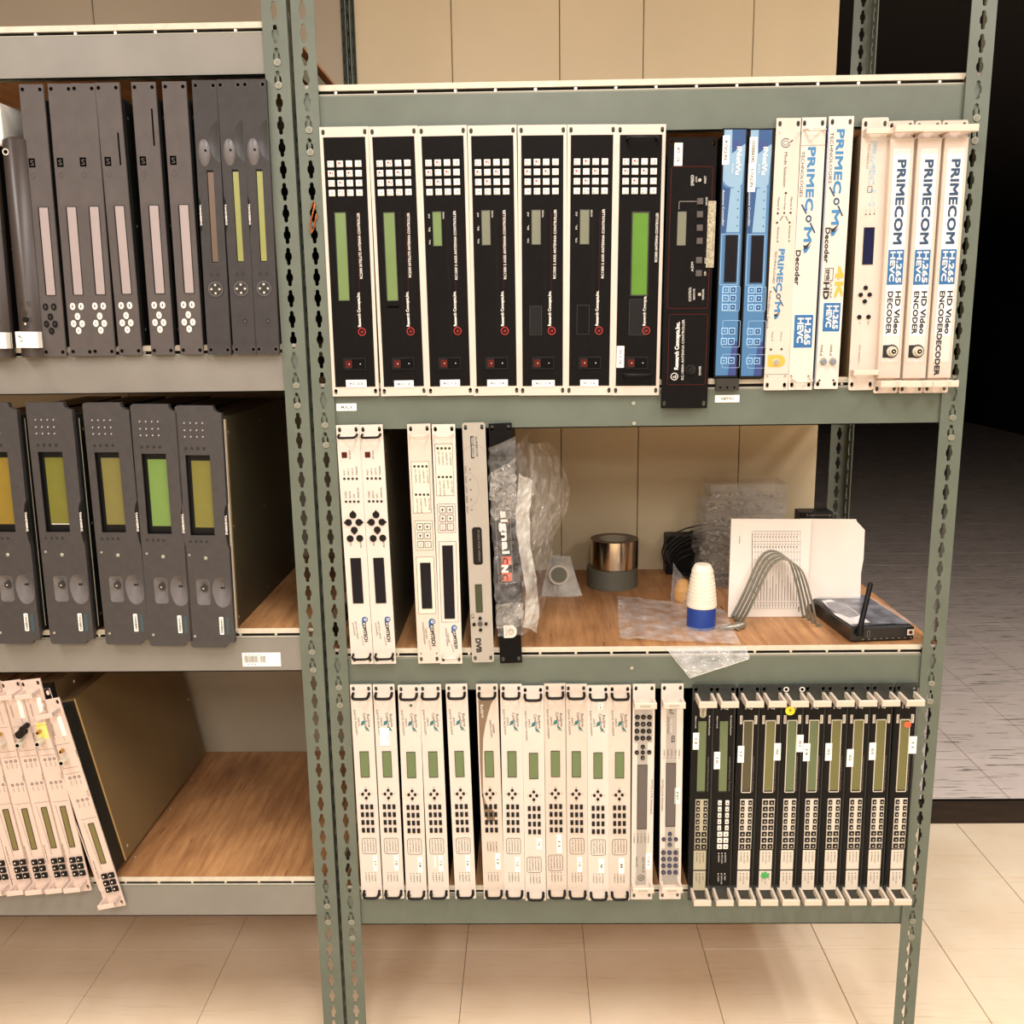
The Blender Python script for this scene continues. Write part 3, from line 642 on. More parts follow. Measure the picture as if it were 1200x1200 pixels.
# decoder
u = Unit('video_decoder', (923.6, 457), (938, 160), .0447, 'R0', label='cream decoder with chrome bottom handle and an unbroken blue code tag', cat='decoder')
u.faceplate('white_plate', hz=.0095); u.chassis('chassis_tan', .34)
b = MB(); pc_logo(u, b, (947.3, 173), (942, 283), 8.2, ((939.6, 177.5), (936.8, 231), 3.4)); hevc(u, b, (931.2, 369), (951.2, 407.5))
u.txt(b, 'Decoder', (933, 293.5), (931.3, 334), 5.2, 'black_print', -.0004, .03)
b.rect(.0, u.L(950,170.5)[1], .0447, u.L(950,170)[1], -.0003, 'print_gray'); b.build('lettering', u.root)
handle(u, .006, .039, .021, .024, .0024, 'rivet_bright', drop=.004); handle(u, .006, .039, .4826-.021, .024, .0024, 'rivet_bright', drop=.004)
screws(u, ((927,440.5),(947.2,440.5)))
# 4K decoder
u = Unit('video_decoder', (954, 455.8), (970.5, 160), .0442, 'R0', label='tall cream decoder with an orange print and two small round power buttons', cat='decoder')
u.faceplate('white_plate', hz=.0095); u.chassis('chassis_tan', .34)
mat('silver_edge', (150,158,176), .3, metal=.6)
b = MB(); b.box(-.0006, .0016, -.0008, .05, .01, .47, 'silver_edge'); b.build('side_lip', u.root)
b = MB(); pc_logo(u, b, (981.2, 152), (974.2, 263), 8.2, ((973.4, 155), (970.6, 215), 3.6)); hevc(u, b, (965.3, 355), (983.4, 388.5))
u.txt(b, 'Decoder', (967.6, 267), (965.6, 308), 5.2, 'black_print', -.0004, .03)
u.txt(b, '4K', (980, 312), (978, 350), 8.5, 'orange_print', -.0004, .05); u.txt(b, 'HD', (965.5, 331), (964.6, 350.5), 6, 'black_print', -.0004, .05); u.txt(b, 'ULTRA', (972.6, 330), (972, 350), 2.4, 'black_print')
q = u.R((967, 314), (976, 329)); b.frame(q[0], q[1], q[2], q[3], .001, -.0004, 'black_print'); u.txt(b, 'EMB', (968.5, 316), (968, 328), 3.6, 'black_print', -.0004, .03)
u.txt(b, 'PWR-B', (961.6, 404.5), (960.6, 417), 2.6, 'black_print'); u.txt(b, 'PWR-A', (972.7, 404.5), (972, 417), 2.6, 'black_print'); b.build('lettering', u.root)
b = MB()
for p_ in ((964.6, 423.6), (975.6, 423.6)): c = u.L(*p_); b.cyl(c[0], c[1], .0068, -.002, 0, 'rivet_metal', 16); b.cyl(c[0], c[1], .0045, -.008, -.002, 'silver_edge', 14)
b.build('push_button', u.root)
b = MB()
for p_ in ((960.3,445.8),(976.5,445.6)): c = u.L(*p_); b.disc(c[0], c[1], .0020, -.0003, 'hole_black', 8)
b.build('screw_holes', u.root, kind='stuff')
# dark gap plate and thin tan edge beside it, then the plain cream unit with four round keys
u = Unit('video_receiver', (994, 457.5), (1009.6, 160), .0470, 'R0', label='plain cream unit with dark blue display and six black round keys', cat='receiver')
u.faceplate('cream_plate', r=.004, hz=.0105); u.chassis('chassis_tan', .34)
u.screen((1012.8, 267), (1022.2, 309.5), 'lcd_navy' if mat('lcd_navy', (18,22,58), .15) else '', bez=.0006)
b = MB(); mat('brand_faded', (110,158,186), .5, rgb2=(200,200,190), scale=90)
u.txt(b, 'PRIMEC', (1021, 166), (1018, 216), 6, 'brand_faded', -.0004, .035); u.txt(b, 'TECHNOLO', (1017, 169), (1014.8, 198), 2.6, 'print_gray')
u.txt(b, 'M', (1020, 222), (1018.5, 241), 6, 'brand_faded', -.0004, .035); q = u.R((1016.5, 218), (1022, 226)); b.frame(q[0], q[1], q[2], q[3], .0015, -.0005, 'print_gray', r=.002)
for p_ in ((1014.6,251.3),(1019.3,251),(1024.4,250.6)): c = u.L(*p_); b.disc(c[0], c[1], .0014, -.0006, 'black_print', 8); b.rect(c[0]-.0003, c[1]+.003, c[0]+.0003, c[1]+.009, -.0005, 'print_gray')
u.txt(b, 'VIDEO TRANSPORT', (1006.8, 404), (1005, 425.5), 2, 'print_gray'); u.txt(b, 'OK', (1006.2, 377.5), (1006, 380), 2, 'print_gray'); u.txt(b, 'MENU', (1016.6, 376), (1016.2, 381), 2, 'print_gray')
b.build('lettering', u.root)
b = MB()
for p_ in ((1014.2,337.3),(1008.4,345.5),(1018.9,345.3),(1013.2,353.2),(1006.8,371.6),(1017.5,371.4)): c = u.L(*p_); b.cyl(c[0], c[1], .0040, -.0022, 0, 'black', 12)
for p_ in ((1014.4,333.6),(1004.6,345.5),(1023,345.2),(1013,357.2)): c = u.L(*p_); b.disc(c[0], c[1], .0008, -.0004, 'black_print', 3)
b.build('round_key', u.root, kind='stuff')
def block_handle(u, z, xa, xb, out, hgt, m, name='handle', leg=.005):
    b = MB(); b.bbox(xa, xb, -out, -out+.004, z-hgt/2, z+hgt/2, m, b=.0012); b.box(xa, xa+leg, -out+.003, 0, z-hgt/2, z+hgt/2, m); b.box(xb-leg, xb, -out+.003, 0, z-hgt/2, z+hgt/2, m); return b.build(name, u.root)
mat('handle_cream', (212,194,176), .42)
block_handle(u, .0335, .002, .0485, .020, .010, 'handle_cream'); block_handle(u, .4826-.026, .002, .0485, .020, .010, 'handle_cream')
# three HD units with paper fronts
mat('paper_white', (232,230,224), .55); mat('paper_gray', (206,200,192), .5)
G = 'cream framed video units with printed paper fronts'
u = Unit('video_codec', (1023.4, 461), (1040.3, 160), .0452, 'R0', label='cream video unit printed DECODER with a coax socket', cat='video unit', group=G)
u.faceplate('beige_plate', r=.0035, hz=.0085)
u.chassis('chassis_tan', .34)
b = MB(); fx0, fz0, fx1, fz1 = .0030, .028, .0422, .452
b.bbox(fx0-.0015, fx1+.0015, -.012, 0, fz0, fz1, 'beige_plate', b=.0012)
b.box(.0075, .0375, -.0124, -.012, .058, .434, 'paper_gray'); b.box(.0080, .0370, -.0127, -.0124, .106, .424, 'paper_white'); b.build('raised_front', u.root)
def codec_print(u, lines, sock):
    b = MB(); y = -.0130
    b.text('PRIMECOM', (.0162, .414), (.0162, .270), .0145, 'brand_navy', y, .035); b.build('brand_lettering', u.root); b = MB()
    x0, z0, x1, z1 = .0085, .198, .0365, .260; main = b; b = MB(); b.box(x0, x1, y-.0001, y+.0003, z0, z1, 'tag_blue'); w = x1-x0; h = z1-z0; y -= .0002
    b.text('H.265', (x0+w*.56, z1-h*.06), (x0+w*.56, z0+h*.06), w*.32, 'print_white', y-.0002, .03); b.text('HEVC', (x0+w*.14, z1-h*.06), (x0+w*.14, z0+h*.10), w*.30, 'print_white', y-.0002, .03); b.build('code_tag', u.root); b = main; y += .0002
    b.text('HD Video', (.0258, .186), (.0258, .110), .0095, 'black_print', y, .03)
    b.text(lines, (.0120, .186), (.0120, .186-(.076 if len(lines) < 9 else .152)), .0090, 'black_print', y, .03)
    b.build('lettering', u.root)
    if sock:
        b = MB(); c = (.0245, .078); b.box(.0085, .0245, -.0128, -.0124, .0665, .0895, 'black_print'); b.cyl(c[0], c[1], .0125, -.0130, -.0124, 'black_print', 20); b.cyl(c[0], c[1], .0098, -.016, -.0128, 'rivet_bright', 18); b.cyl(c[0], c[1], .0065, -.024, -.016, 'edge_metal', 16)
        b.disc(c[0], c[1], .0045, -.0242, 'hole_black', 12); b.cyl(c[0], c[1], .0015, -.0250, -.02, 'edge_metal', 8); b.build('coax_socket', u.root)
b = MB(); b.bbox(.001, .0500, -.034, -.026, .0130, .0250, 'handle_cream', b=.001); b.box(.001, .006, -.028, 0, .0135, .0245, 'handle_cream'); b.box(.040, .045, -.028, 0, .0135, .0245, 'handle_cream')
for xx in (.028, .031, .034): b.rect(xx, .014, xx+.0005, .024, -.0342, 'print_gray')
b.build('handle', u.root)
b = MB(); b.bbox(.001, .0500, -.034, -.026, .4576, .4696, 'handle_cream', b=.001); b.box(.001, .006, -.028, 0, .4581, .4691, 'handle_cream'); b.box(.040, .045, -.028, 0, .4581, .4691, 'handle_cream'); b.build('handle', u.root)
v2 = place(u.root, u, (1053, 461), (1072.2, 160), 'cream video unit printed ENCODER with a coax socket and a small torn label'); v3 = place(u.root, u, (1082, 460.6), (1103.6, 160), 'cream video unit nearest the outer post, printed with the longest word, no socket')
codec_print(u, 'DECODER', True); codec_print(v2, 'ENCODER', True); codec_print(v3, 'ENCODERDECODER', False)
# ================================================================ MIDDLE SHELF ON THE RIGHT: FIVE MODEMS AND A WRAPPED UNIT
mat('logo_blue', (36,84,140), .4)
def comtech_logo(u, b, c, top, bot, h):
    A = u.L(*top); B = u.L(*bot); hh = h*.0016; y = -.0004; cc = u.L(*c)
    b.disc(cc[0], cc[1], hh*.9, y, 'logo_blue', 14); b.rect(cc[0]-hh*.9, cc[1]-hh*1.8, cc[0]-hh*.5, cc[1], y-.0001, 'logo_blue'); b.ring(cc[0]+hh*.15, cc[1], hh*.25, hh*.45, y-.0002, 'print_white', 10)
    b.text('COMTECH', A, B, hh*1.0, 'black_print', y, .03); b.text('EF DATA', (A[0]-hh*.6, A[1]-(A[1]-B[1])*.75), (B[0]-hh*.6, B[1]-hh*1.2), hh*.35, 'black_print', y)
G = 'cream block converters with six round keys'
u = Unit('frequency_converter', (412, 778.4), (393.6, 498), .0445, 'R1', label='cream modem with six round black keys touching the slotted post', cat='modem', group=G)
u.faceplate('white_plate', r=.0008); u.chassis('chassis_olive', .46)
b = MB()
q = u.R((400.8, 530.5), (406.3, 536)); b.rect(q[0], q[1], q[2], q[3], -.0005, 'print_red_dark'); b.frame(q[0]-.001, q[1]-.001, q[2]+.001, q[3]+.001, .0012, -.0004, 'black_print')
u.txt(b, 'PWR ON', (408.5, 528), (409.2, 538), 2, 'print_mid')
rows = (((403.6,561),(418.2,560.5),-1), ((405.6,587.8),(420,587.4),-1))
for (a, e, sg), words in zip(rows, ((('FAULT','UNIT A','UNIT B','TRANSMIT'), ('STORED','REMOTE','TEST','ONLINE ON')))):
    for i in range(4):
        uu = a[0]+(e[0]-a[0])*i/3; c = u.L(uu, a[1]); b.disc(c[0], c[1], .0026, -.0006, 'black_print', 10)
        u.txt(b, words[i], (uu+1, a[1]-4), (uu+.4, a[1]-4-len(words[i])*1.35), 2, 'print_mid')
u.txt(b, 'CLR', (410, 635), (410.4, 640), 2, 'print_mid'); u.txt(b, 'ENTER', (421.5, 634.5), (422.2, 642), 2, 'print_mid')
comtech_logo(u, b, (427.6, 726), (424.6, 729), (427.5, 752), 4.2)
for t, a, e in (('LBST-4012 L-BAND', (416, 728), (418.8, 749)), ('BLOCK UPCONVERTER', (412.8, 730), (415, 745))): u.txt(b, t, a, e, 1.8, 'print_mid')
b.build('lettering', u.root)
k = MB()
for p_ in ((413.6,603.6),(408.3,612.3),(420.6,612.1),(415.2,621.2),(410.4,631.2),(421.6,630.8)):
    c = u.L(*p_); k.cyl(c[0], c[1], .0060, -.003, 0, 'black', 14); k.disc(c[0], c[1], .0070, -.0003, 'print_black', 14)
for p_, d in (((413.4,599.6),(0,1)),((404.4,612.5),(-1,0)),((424.6,612),(1,0)),((415.4,625.2),(0,-1))):
    c = u.L(*p_); k.flat([(c[0]+d[0]*.003,c[1]+d[1]*.003),(c[0]-d[1]*.003,c[1]+d[0]*.003),(c[0]+d[1]*.003,c[1]-d[0]*.003)], -.0005, 'black_print')
k.build('round_key', u.root, kind='stuff')
u.screen((410.8, 654.3), (425.8, 706.5), 'screen_black', bez=.0006)
handle(u, .005, .0395, .4826-.0185, .020, .0024, 'black', drop=.004); handle(u, .005, .0395, .0210, .020, .0024, 'black', drop=.004)
w2 = place(u.root, u, (438.4, 778.2), (421, 498), 'second cream modem from the slotted post, six round black keys')
# two satellite modems with framed panels
G = 'cream satellite modems with framed arrow keys'
for idx, (bl, tl, lb) in enumerate((((490.2, 777.6), (477, 498), 'cream satellite modem with short dark display and grey print frame'), ((516, 778), (506, 498), 'cream satellite modem with long dark display and chrome bottom handle'))):
    u = Unit('satellite_modem', bl, tl, .0444, 'R1', label=lb, cat='modem', group=G)
    u.faceplate('cream_plate' if idx == 0 else 'white_plate', r=.0008); u.chassis('chassis_olive', .46)
    mat('panel_pale', (214,208,190), .45)
    b = MB()
    if idx == 0:
        A1 = ((481.6,541),(505.5,601)); A2 = ((485.8,610.3),(508,644.6)); A3 = ((487.6,652.8),(511.2,719)); SC = ((492.5,659.8),(506.5,712.6)); dots = ((485.8,546.5),(499.8,546)), ((487.6,579.6),(501.6,579.2)); kk = ((489.6,611.5+6),(503.4,617.5)), 10.6; lg = ((506.2,728.5),(503.6,732),(506.5,757)); tx = (('CDM-550T',(497.8,736),(499.4,749)),('SATELLITE MODEM',(494.6,729),(497,755)))
    else:
        A1 = ((509.4,520),(532.2,580.8)); A2 = ((512.2,590.6),(534.4,624)); A3 = ((514,634.6),(537.4,729)); SC = ((518.4,639.5),(533,724.5)); dots = ((512.9,525.4),(526.6,525)), ((514.4,559),(528.2,558.6)); kk = ((518.6,597.4),(527.2,597.2)), 10.; lg = ((532.4,735.5),(530.2,739),(533,760)); tx = (('CDM-600',(524,742),(525.6,753)),('SATELLITE MODEM',(521.6,736),(523.6,757)))
    for F in (A1, A2, A3):
        x0, z0, x1, z1 = u.R(*F); fb_ = MB(); fb_.rect(x0, z0, x1, z1, -.0002, 'panel_pale' if F is A1 or idx == 0 else 'white_plate'); fb_.frame(x0, z0, x1, z1, .0007, -.0004, 'chassis_dark'); fb_.build('legend_panel', u.root)
    W = (('RX TRAFFIC','TX TRAFFIC','CARRIER OK','TX CARRIER'), ('UNIT STATUS','STORED EVNT','REMOTE','TEST MODE'))
    for (a, e), ww in zip(dots, W):
        for i in range(4):
            uu = a[0]+(e[0]-a[0])*i/3; c = u.L(uu, a[1]); b.disc(c[0], c[1], .0026, -.0006, 'black_print', 10); u.txt(b, ww[i], (uu, a[1]+4), (uu+.9, a[1]+4+len(ww[i])*1.6), 2, 'print_mid')
    comtech_logo(u, b, *lg, 4.6 if idx == 0 else 4.)
    for t, a, e in tx: u.txt(b, t, a, e, 2, 'print_mid')
    b.build('lettering', u.root)
    k = MB(); q = u.R(*A2)
    for r_ in range(3):
        for c_ in range(2):
            x = q[0]+(q[2]-q[0])*(.29+.42*c_); z = q[3]-(q[3]-q[1])*(.20+.30*r_); k.bbox(x-.0062, x+.0062, -.0016, 0, z-.0066, z+.0066, 'print_black', b=.0004); k.bbox(x-.0054, x+.0054, -.0020, -.0012, z-.0058, z+.0058, 'white_plate', b=.0004)
            if r_ < 2: k.flat([(x,z+.0030),(x-.0028,z-.0004),(x+.0028,z-.0004)], -.0022, 'black_print'); k.rect(x-.0009, z-.003, x+.0009, z, -.0022, 'black_print')
            else: k.text(('CLR', 'ENT')[c_], (x-.0014, z+.004), (x-.0014, z-.004), .0028, 'print_gray', -.0022)
    k.build('arrow_key', u.root, kind='stuff')
    u.screen(*SC, 'screen_black', bez=.0006)
    handle(u, .005, .039, .4826-.0185, .018, .0018, 'handle_cream', drop=.003)
    if idx: handle(u, .005, .039, .021, .018, .0020, 'rivet_bright', drop=.003)
    else:
        b = MB(); b.disc(.0064, .021, .0016, -.0003, 'hole_black', 8); b.disc(.038, .021, .0016, -.0003, 'hole_black', 8); b.build('screw_holes', u.root, kind='stuff')
# silver receiver
u = Unit('video_receiver', (553.4, 776.4), (541.3, 496), .0442, 'R1', label='silver receiver with rounded ends, dial marks and a small dark green display', cat='receiver')
u.faceplate('silver_plate', r=.005); u.chassis('chassis_black', .40)
mat('lcd_deep', (44,56,30), .2)
b = MB(); x0, z0, x1, z1 = u.R((553, 618), (566, 661.5)); b.plate(rrect(x0, z0, x1, z1, .005), [], -.0009, 0, 'black'); b.rect(x0+.003, z0+.008, x0+.008, z1-.006, -.0011, 'print_mid'); b.text('PUSH FOR MENU', (x0+.0105, z1-.006), (x0+.0105, z0+.007), .004, 'print_gray', -.0011); b.build('dark_plate', u.root)
u.screen((557, 685.3), (565.4, 717), 'lcd_deep', bez=.0008)
b = MB(); x0, z0, x1, z1 = u.R((551, 511), (556, 537)); b.plate(rrect(x0, z0, x1, z1, .001), [], -.0004, 0, 'black_print'); b.text('VIDEO RECEIVER', (x0+.002, z1-.002), (x0+.002, z0+.002), .004, 'print_white', -.0006)
u.txt(b, 'SUPERIOR', (556.6, 511.5), (558, 535.5), 2.6, 'print_mid'); u.txt(b, 'DVB', (557.4, 748.5), (558.8, 764.5), 6.2, 'black_print', -.0004, .04)
u.txt(b, 'CE', (552, 719.5), (552.8, 725.5), 3.6, 'print_mid')
for vv, t in ((550,'ON'),(562,'SIG'),(574,'LOCK'),(585.5,'ERR'),(597.5,'FAULT')):
    c = u.L(550.6+(vv-550)*.045, vv); b.ring(c[0], c[1], .0009, .0016, -.0004, 'print_black', 10); u.txt(b, t, (544.4+(vv-550)*.045, vv-4), (544.8+(vv-550)*.045, vv+4), 2, 'black_print')
c = u.L(543, 574); b.ring(c[0]+.003, c[1], .0268, .0272, -.0003, 'print_gray', 24, -1.2, 1.2, k=1.35); b.ring(.0221, .415, .024, .0244, -.0003, 'print_gray', 16, .4, 2.75)
b.build('lettering', u.root)
k = MB(); c = u.L(562.7, 731); k.cyl(c[0], c[1], .0050, -.002, 0, 'gray_plastic', 14)
for p_ in ((562.6,724.5),(555.6,731.6),(569.6,731),(563.2,738)): c = u.L(*p_); k.cyl(c[0], c[1], .0034, -.003, 0, 'black', 10)
k.build('round_key', u.root, kind='stuff')
# black unit wrapped in film
u = Unit('signal_analyser', (586.2, 777.4), (572.4, 496), .0442, 'R1', label='black unit with white and orange lettering half wrapped in clear film', cat='analyser')
u.faceplate('overlay_black', r=.0006, hz=.0085, holes='slots'); u.chassis('chassis_black', .40)
mat('orange_red', (206,74,42), .5)
b = MB(); x0, z0, x1, z1 = u.R((580, 596), (601.5, 683.5)); b.frame(x0, z0, x1, z1, .0008, -.0004, 'print_gray', r=.003)
u.txt(b, 'signal', (586.6, 599.5), (589.2, 648.5), 8.2, 'print_white', -.0004, .04)
for t, a, m_ in (('C', 652.5, 'orange_red'), ('N', 662, 'print_white'), ('C', 671.5, 'orange_red')):
    q = u.R((587.5+(a-652)*.03, a), (599.5+(a-652)*.03, a+9.2))
    if m_ == 'orange_red': b.rect(q[0], q[1], q[2], q[3], -.0004, 'orange_red'); u.txt(b, t, (588.6, a+1.4), (588.8, a+8), 7, 'overlay_black', -.0006, .03)
    else: u.txt(b, t, (588.2, a+.8), (588.5, a+8.6), 7.4, 'print_white', -.0005, .05)
b.disc(u.L(595.2, 612)[0], u.L(595.2, 612)[1], .0018, -.0005, 'orange_red', 8)
b.build('lettering', u.root)
b = MB(); x0, z0, x1, z1 = u.R((590, 733), (606, 747)); b.plate([(x0,z0),(x1-.010,z0)]+[(x1-.010+.010*math.sin(t*math.pi/8), (z0+z1)/2-(z1-z0)/2*math.cos(t*math.pi/8)) for t in range(1,8)]+[(x1-.010,z1),(x0,z1)], [], -.0006, 0, 'key_white'); u.txt(b, 'POWER', (592, 735), (592.6, 745), 1.8, 'black_print', -.0008)
c = u.L(598.8, 740); b.cyl(c[0], c[1], .0062, -.002, -.0004, 'rivet_metal', 16); b.cyl(c[0], c[1], .0040, -.006, -.002, 'edge_metal', 14); b.build('power_button', u.root)
AN = u
# ================================================================ BOTTOM SHELF ON THE RIGHT
def px(P):
    d = Vector(P)-CAM; z = d.dot(F3); return (600+FPX*d.dot(R3)/z, 600-FPX*d.dot(U3)/z)
def foot(tl, low, y=YF, h=H):
    a = onY(*tl, y); b = onY(*low, y); return px(a+(b-a).normalized()*h)
mat('teal_print', (40,110,112), .5); mat('brown_swoosh', (120,100,78), .5, var=.1, scale=50); mat('lcd_modem', (98,116,74), .3, var=.05, scale=20)
G = 'cream data modems with black loop handles'
tops = [((410.,802.5),(424,1050)), ((436.7,802.3),(449.6,1050)), ((466,803),(476.2,1050)), ((491.3,802.5),(502.4,1050)), ((522,802),(533.6,1050)), ((557.7,802),(567.0,1050)), ((586,802),(590.9,1050)), ((611.6,804),(615.6,1050)), ((637.4,801.5),(640.7,1050)), ((662.2,802),(664.6,1050)), ((688,803.5),(689.3,1050)), ((713.7,803),(713.9,1050))]
lbl = ['cream data modem beside the slotted post, first of the bottom row', 'cream data modem with a white paper square above its green display', 'cream data modem with a small green dot under its top handle',
 'cream data modem with a second small paper strip beside its number tag', 'cream data modem standing alone between two dark gaps', 'cream data modem with a brown curved print down its edge', 'cream data modem just beside the one with the brown curved print',
 'slightly lowered cream data modem with its tag above the framed legend', 'cream data modem with yellowed face and tag above the framed legend', 'clean faced cream data modem just after the yellowed one', 'cream data modem with small paper tab under its top handle', 'cream data modem next to the keypad unit, last of its run']
def modem_base(i, proto=None):
    tl, low = tops[i]; u = Unit('data_modem', foot(tl, low), tl, .0440, 'R2', label=lbl[i], cat='modem', group=G)
    u.faceplate('white_plate' if i not in (5, 8, 9, 11) else 'cream_plate', r=.0015); u.chassis('chassis_black', .42, screws=False); return u
def modem_keys(u):
    k = MB()
    for p_ in ((428.8,926.),(425.0,930.4),(432.5,930.3),(429.3,935.)): c = u.L(*p_); k.cyl(c[0], c[1], .0031, -.0022, 0, 'black', 8)
    for p_, d in (((428.6,922.8),(0,1)),((421.9,930.5),(-1,0)),((436,930.2),(1,0)),((429.5,938.3),(0,-1))):
        c = u.L(*p_); k.flat([(c[0]+d[0]*.0014,c[1]+d[1]*.0014),(c[0]-d[1]*.0016,c[1]+d[0]*.0016),(c[0]+d[1]*.0016,c[1]-d[0]*.0016)], -.0004, 'black_print')
    for r_ in range(4):
        for c_ in range(3):
            c = u.L(424.4+5.6*c_+r_*.55, 945.4+9.1*r_); k.bbox(c[0]-.0031, c[0]+.0031, -.0024, 0, c[1]-.0052, c[1]+.0052, 'black', b=.0008)
    return k.build('key', u.root, kind='stuff')
def modem_print(u, legend=True, logo=True, name='DATA MODEM', low=False):
    b = MB(); y = -.0004
    if logo:
        u.txt(b, 'Radyne', (429.6, 837), (431.6, 852), 3.6, 'black_print', y); u.txt(b, 'ComStream', (424.8, 835.6), (428.4, 856.5), 3.8, 'print_mid', y)
        b.flat([u.L(422.8,850.5), u.L(423.6,845.6), u.L(427.6,843.8), u.L(427.2,848.8)], y-.0001, 'teal_print'); b.flat([u.L(427.2,851), u.L(428.2,853.4), u.L(433.8,858), u.L(431,853)], y-.0001, 'teal_print')
        u.txt(b, 'DM15', (418.8, 841.5), (419.8, 850.8), 2.5, 'black_print', y); u.txt(b, name, (414.3, 832), (417.2, 861 if 'VIDEO' not in name else 866), 2.4, 'black_print', y)
    if legend:
        dv = 20 if low else 0; x0, z0, x1, z1 = u.R((423.8, 982+dv), (441.6, 1000.6+dv))
        b.frame(x0, z0, x1, z1, .0009, y, 'print_mid', r=.0050)
        for j, t in enumerate(('TEST ALARM', 'SUMMARY', 'TRANSMIT', 'CARRIER')):
            xx = x0+(x1-x0)*(.16+.2*j); b.disc(xx+.0008, z1-.0045, .0012, y, 'black_print', 6); b.text(t, (xx, z1-.0075), (xx, z0+.004), .0026, 'print_mid', y)
    for j, t in enumerate(('FAULT', 'REM', 'TEST', 'POWER')):
        c = u.L(428.7+3.55*j, 1022.8); b.disc(c[0], c[1], .0011, y, 'black_print', 6); u.txt(b, t, (428.2+3.55*j, 1025), (428.7+3.55*j, 1033), 1.8, 'print_mid', y)
    return b.build('lettering', u.root)
src = modem_base(0); modem_keys(src); modem_print(src); src.screen((421.8, 881), (433, 910.4), 'lcd_modem', bez=.0009)
handle(src, .0058, .0382, .4826-.0185, .019, .0030, 'black', drop=.005); handle(src, .0058, .0382, .0185, .019, .0030, 'black', drop=.005)
MD = [src]
for i in range(1, 12):
    tl, low = tops[i]; low_ = i in (7, 8); skip = ('lettering',) if i in (5, 7, 8) else ()
    v = place(src.root, src, foot(tl, low), tl, lbl[i], skip=skip); MD.append(v)
    if low_ or i == 5:
        w_ = object.__new__(Unit); w_.__dict__.update(src.__dict__); w_.root = v.root        # measure on the first modem, build on this one
        modem_print(w_, logo=(i != 5), name='DATA VIDEO MODEM' if low_ else '', low=low_, legend=(i != 5))
    if i in (5, 8, 9, 11):
        for ch in v.root.children:
            if ch.name.startswith('faceplate'): ch.data = ch.data.copy(); ch.data.materials[0] = MATS['cream_plate']
u = MD[5]; b = MB(); y = -.00035
b.flat([u.L(560.5,820.5), u.L(578.6,819.8), u.L(575,826), u.L(571.5,838), u.L(568.3,852), u.L(566.2,866), u.L(565.6,886), u.L(565.8,910), u.L(566,934), u.L(564.8,934), u.L(562.6,894)][::-1], y, 'brown_swoosh')
b.flat([u.L(564.8,930), u.L(566,930), u.L(570.5,944), u.L(579.6,951), u.L(580,962), u.L(572,964), u.L(567.5,952)][::-1], y, 'brown_swoosh')
u.txt(b, 'Radyne', (562.6, 826), (564.6, 841), 4., 'print_white', y-.0002); u.txt(b, 'DM240', (576.6, 849), (577.8, 859), 2.6, 'print_mid', y-.0002); u.txt(b, 'DIGITAL MODEM', (573.4, 844), (575.4, 864), 2., 'print_mid', y-.0002)
for j in range(4): u.txt(b, ('TRANSMIT', 'CARRIER', 'LOCKED', 'ALARMS')[j], (570.4+3.5*j, 986), (570.8+3.5*j, 998), 2, 'print_mid', y)
b.build('curved_print', u.root)
tg_ = [('17', (437, 1002.5), (442.8, 1020.5)), ('19', (461.5, 1002), (467.4, 1020)), ('18', (489.5, 1004), (495.4, 1022.5)), ('15', (513.8, 1002.5), (519.6, 1021)), ('16', (545.2, 1002), (551.2, 1021)), ('13', (580.3, 1000), (586.8, 1019)), ('12', (603.4, 1004), (609.6, 1021.5)), ('14', (629, 982.5), (634.6, 995)),
       ('11', (652.4, 977.5), (658.4, 999.5)), ('10', (676.4, 1004), (682.4, 1021.5)), ('9', (701.5, 1006), (707.9, 1023)), ('8', (725.2, 1005), (731.4, 1024))]
for v, (t, tl, br) in zip(MD, tg_): v.sticker(tl, br, t, hp=3., pad=.36, y=-.0008)
MD[1].sticker((444.6, 853), (457, 873.6), None, y=-.0012, name='paper_square'); b = MB(); MD[1].txt(b, 'SN 04', (453.8, 861), (454.2, 868), 1.6, 'print_mid', -.0015); b.build('paper_square_print', MD[1].root)
MD[3].sticker((508.6, 1003), (511.4, 1017), None, name='paper_strip'); MD[10].sticker((700.8, 823), (706.4, 831.5), '2.4', hp=2.2, name='paper_tab', y=-.0008)
b = MB(); mat('green_dot', (44,104,62), .5); c = MD[2].L(481.6, 826.6); b.disc(c[0], c[1], .0032, -.0005, 'green_dot', 12); b.build('dot_sticker', MD[2].root)

# ---------------------------------------------------------------- two keypad units with wedge handles
mat('panel_gray_print', (168,160,150), .45); mat('screen_gray', (96,88,84), .2, spec=.3)
def wedge(u, top, out=.026):
    b = MB(); w_ = u.w; s = 1 if top else -1; za = u.h-.030 if top else .030
    f0, f1 = -out, -out+.004
    z0_, z1_ = (za-.013, za) if top else (za, za+.013)
    b.bbox(.001, w_+.0005, f0, f1, min(z0_, z1_), max(z0_, z1_), 'handle_cream', b=.0014)
    for xa in (.001, w_-.006): b.prism([(xa, min(z0_, z1_)), (xa+.0055, min(z0_, z1_)), (xa+.0055, max(z0_, z1_)), (xa, max(z0_, z1_))], f1-.001, 0, 'handle_cream')
    b.box(.012, w_-.012, f0-.0003, f0, (z0_+z1_)/2-.002, (z0_+z1_)/2+.002, 'panel_gray_print'); return b.build('handle', u.root)
def round_keys(u, pts, r=.0050, mm='black'):
    k = MB()
    for i, p_ in enumerate(pts):
        c = u.L(*p_); k.cyl(c[0], c[1], r, -.0024, 0, mm, 14)
        k.text(str((i*7+3) % 10), (c[0]-.0014, c[1]+.0016), (c[0]-.0014, c[1]-.0016), .0032, 'print_gray', -.0026)
    return k.build('round_key', u.root, kind='stuff')
tl, low = (741.7, 802), (739.4, 1050)
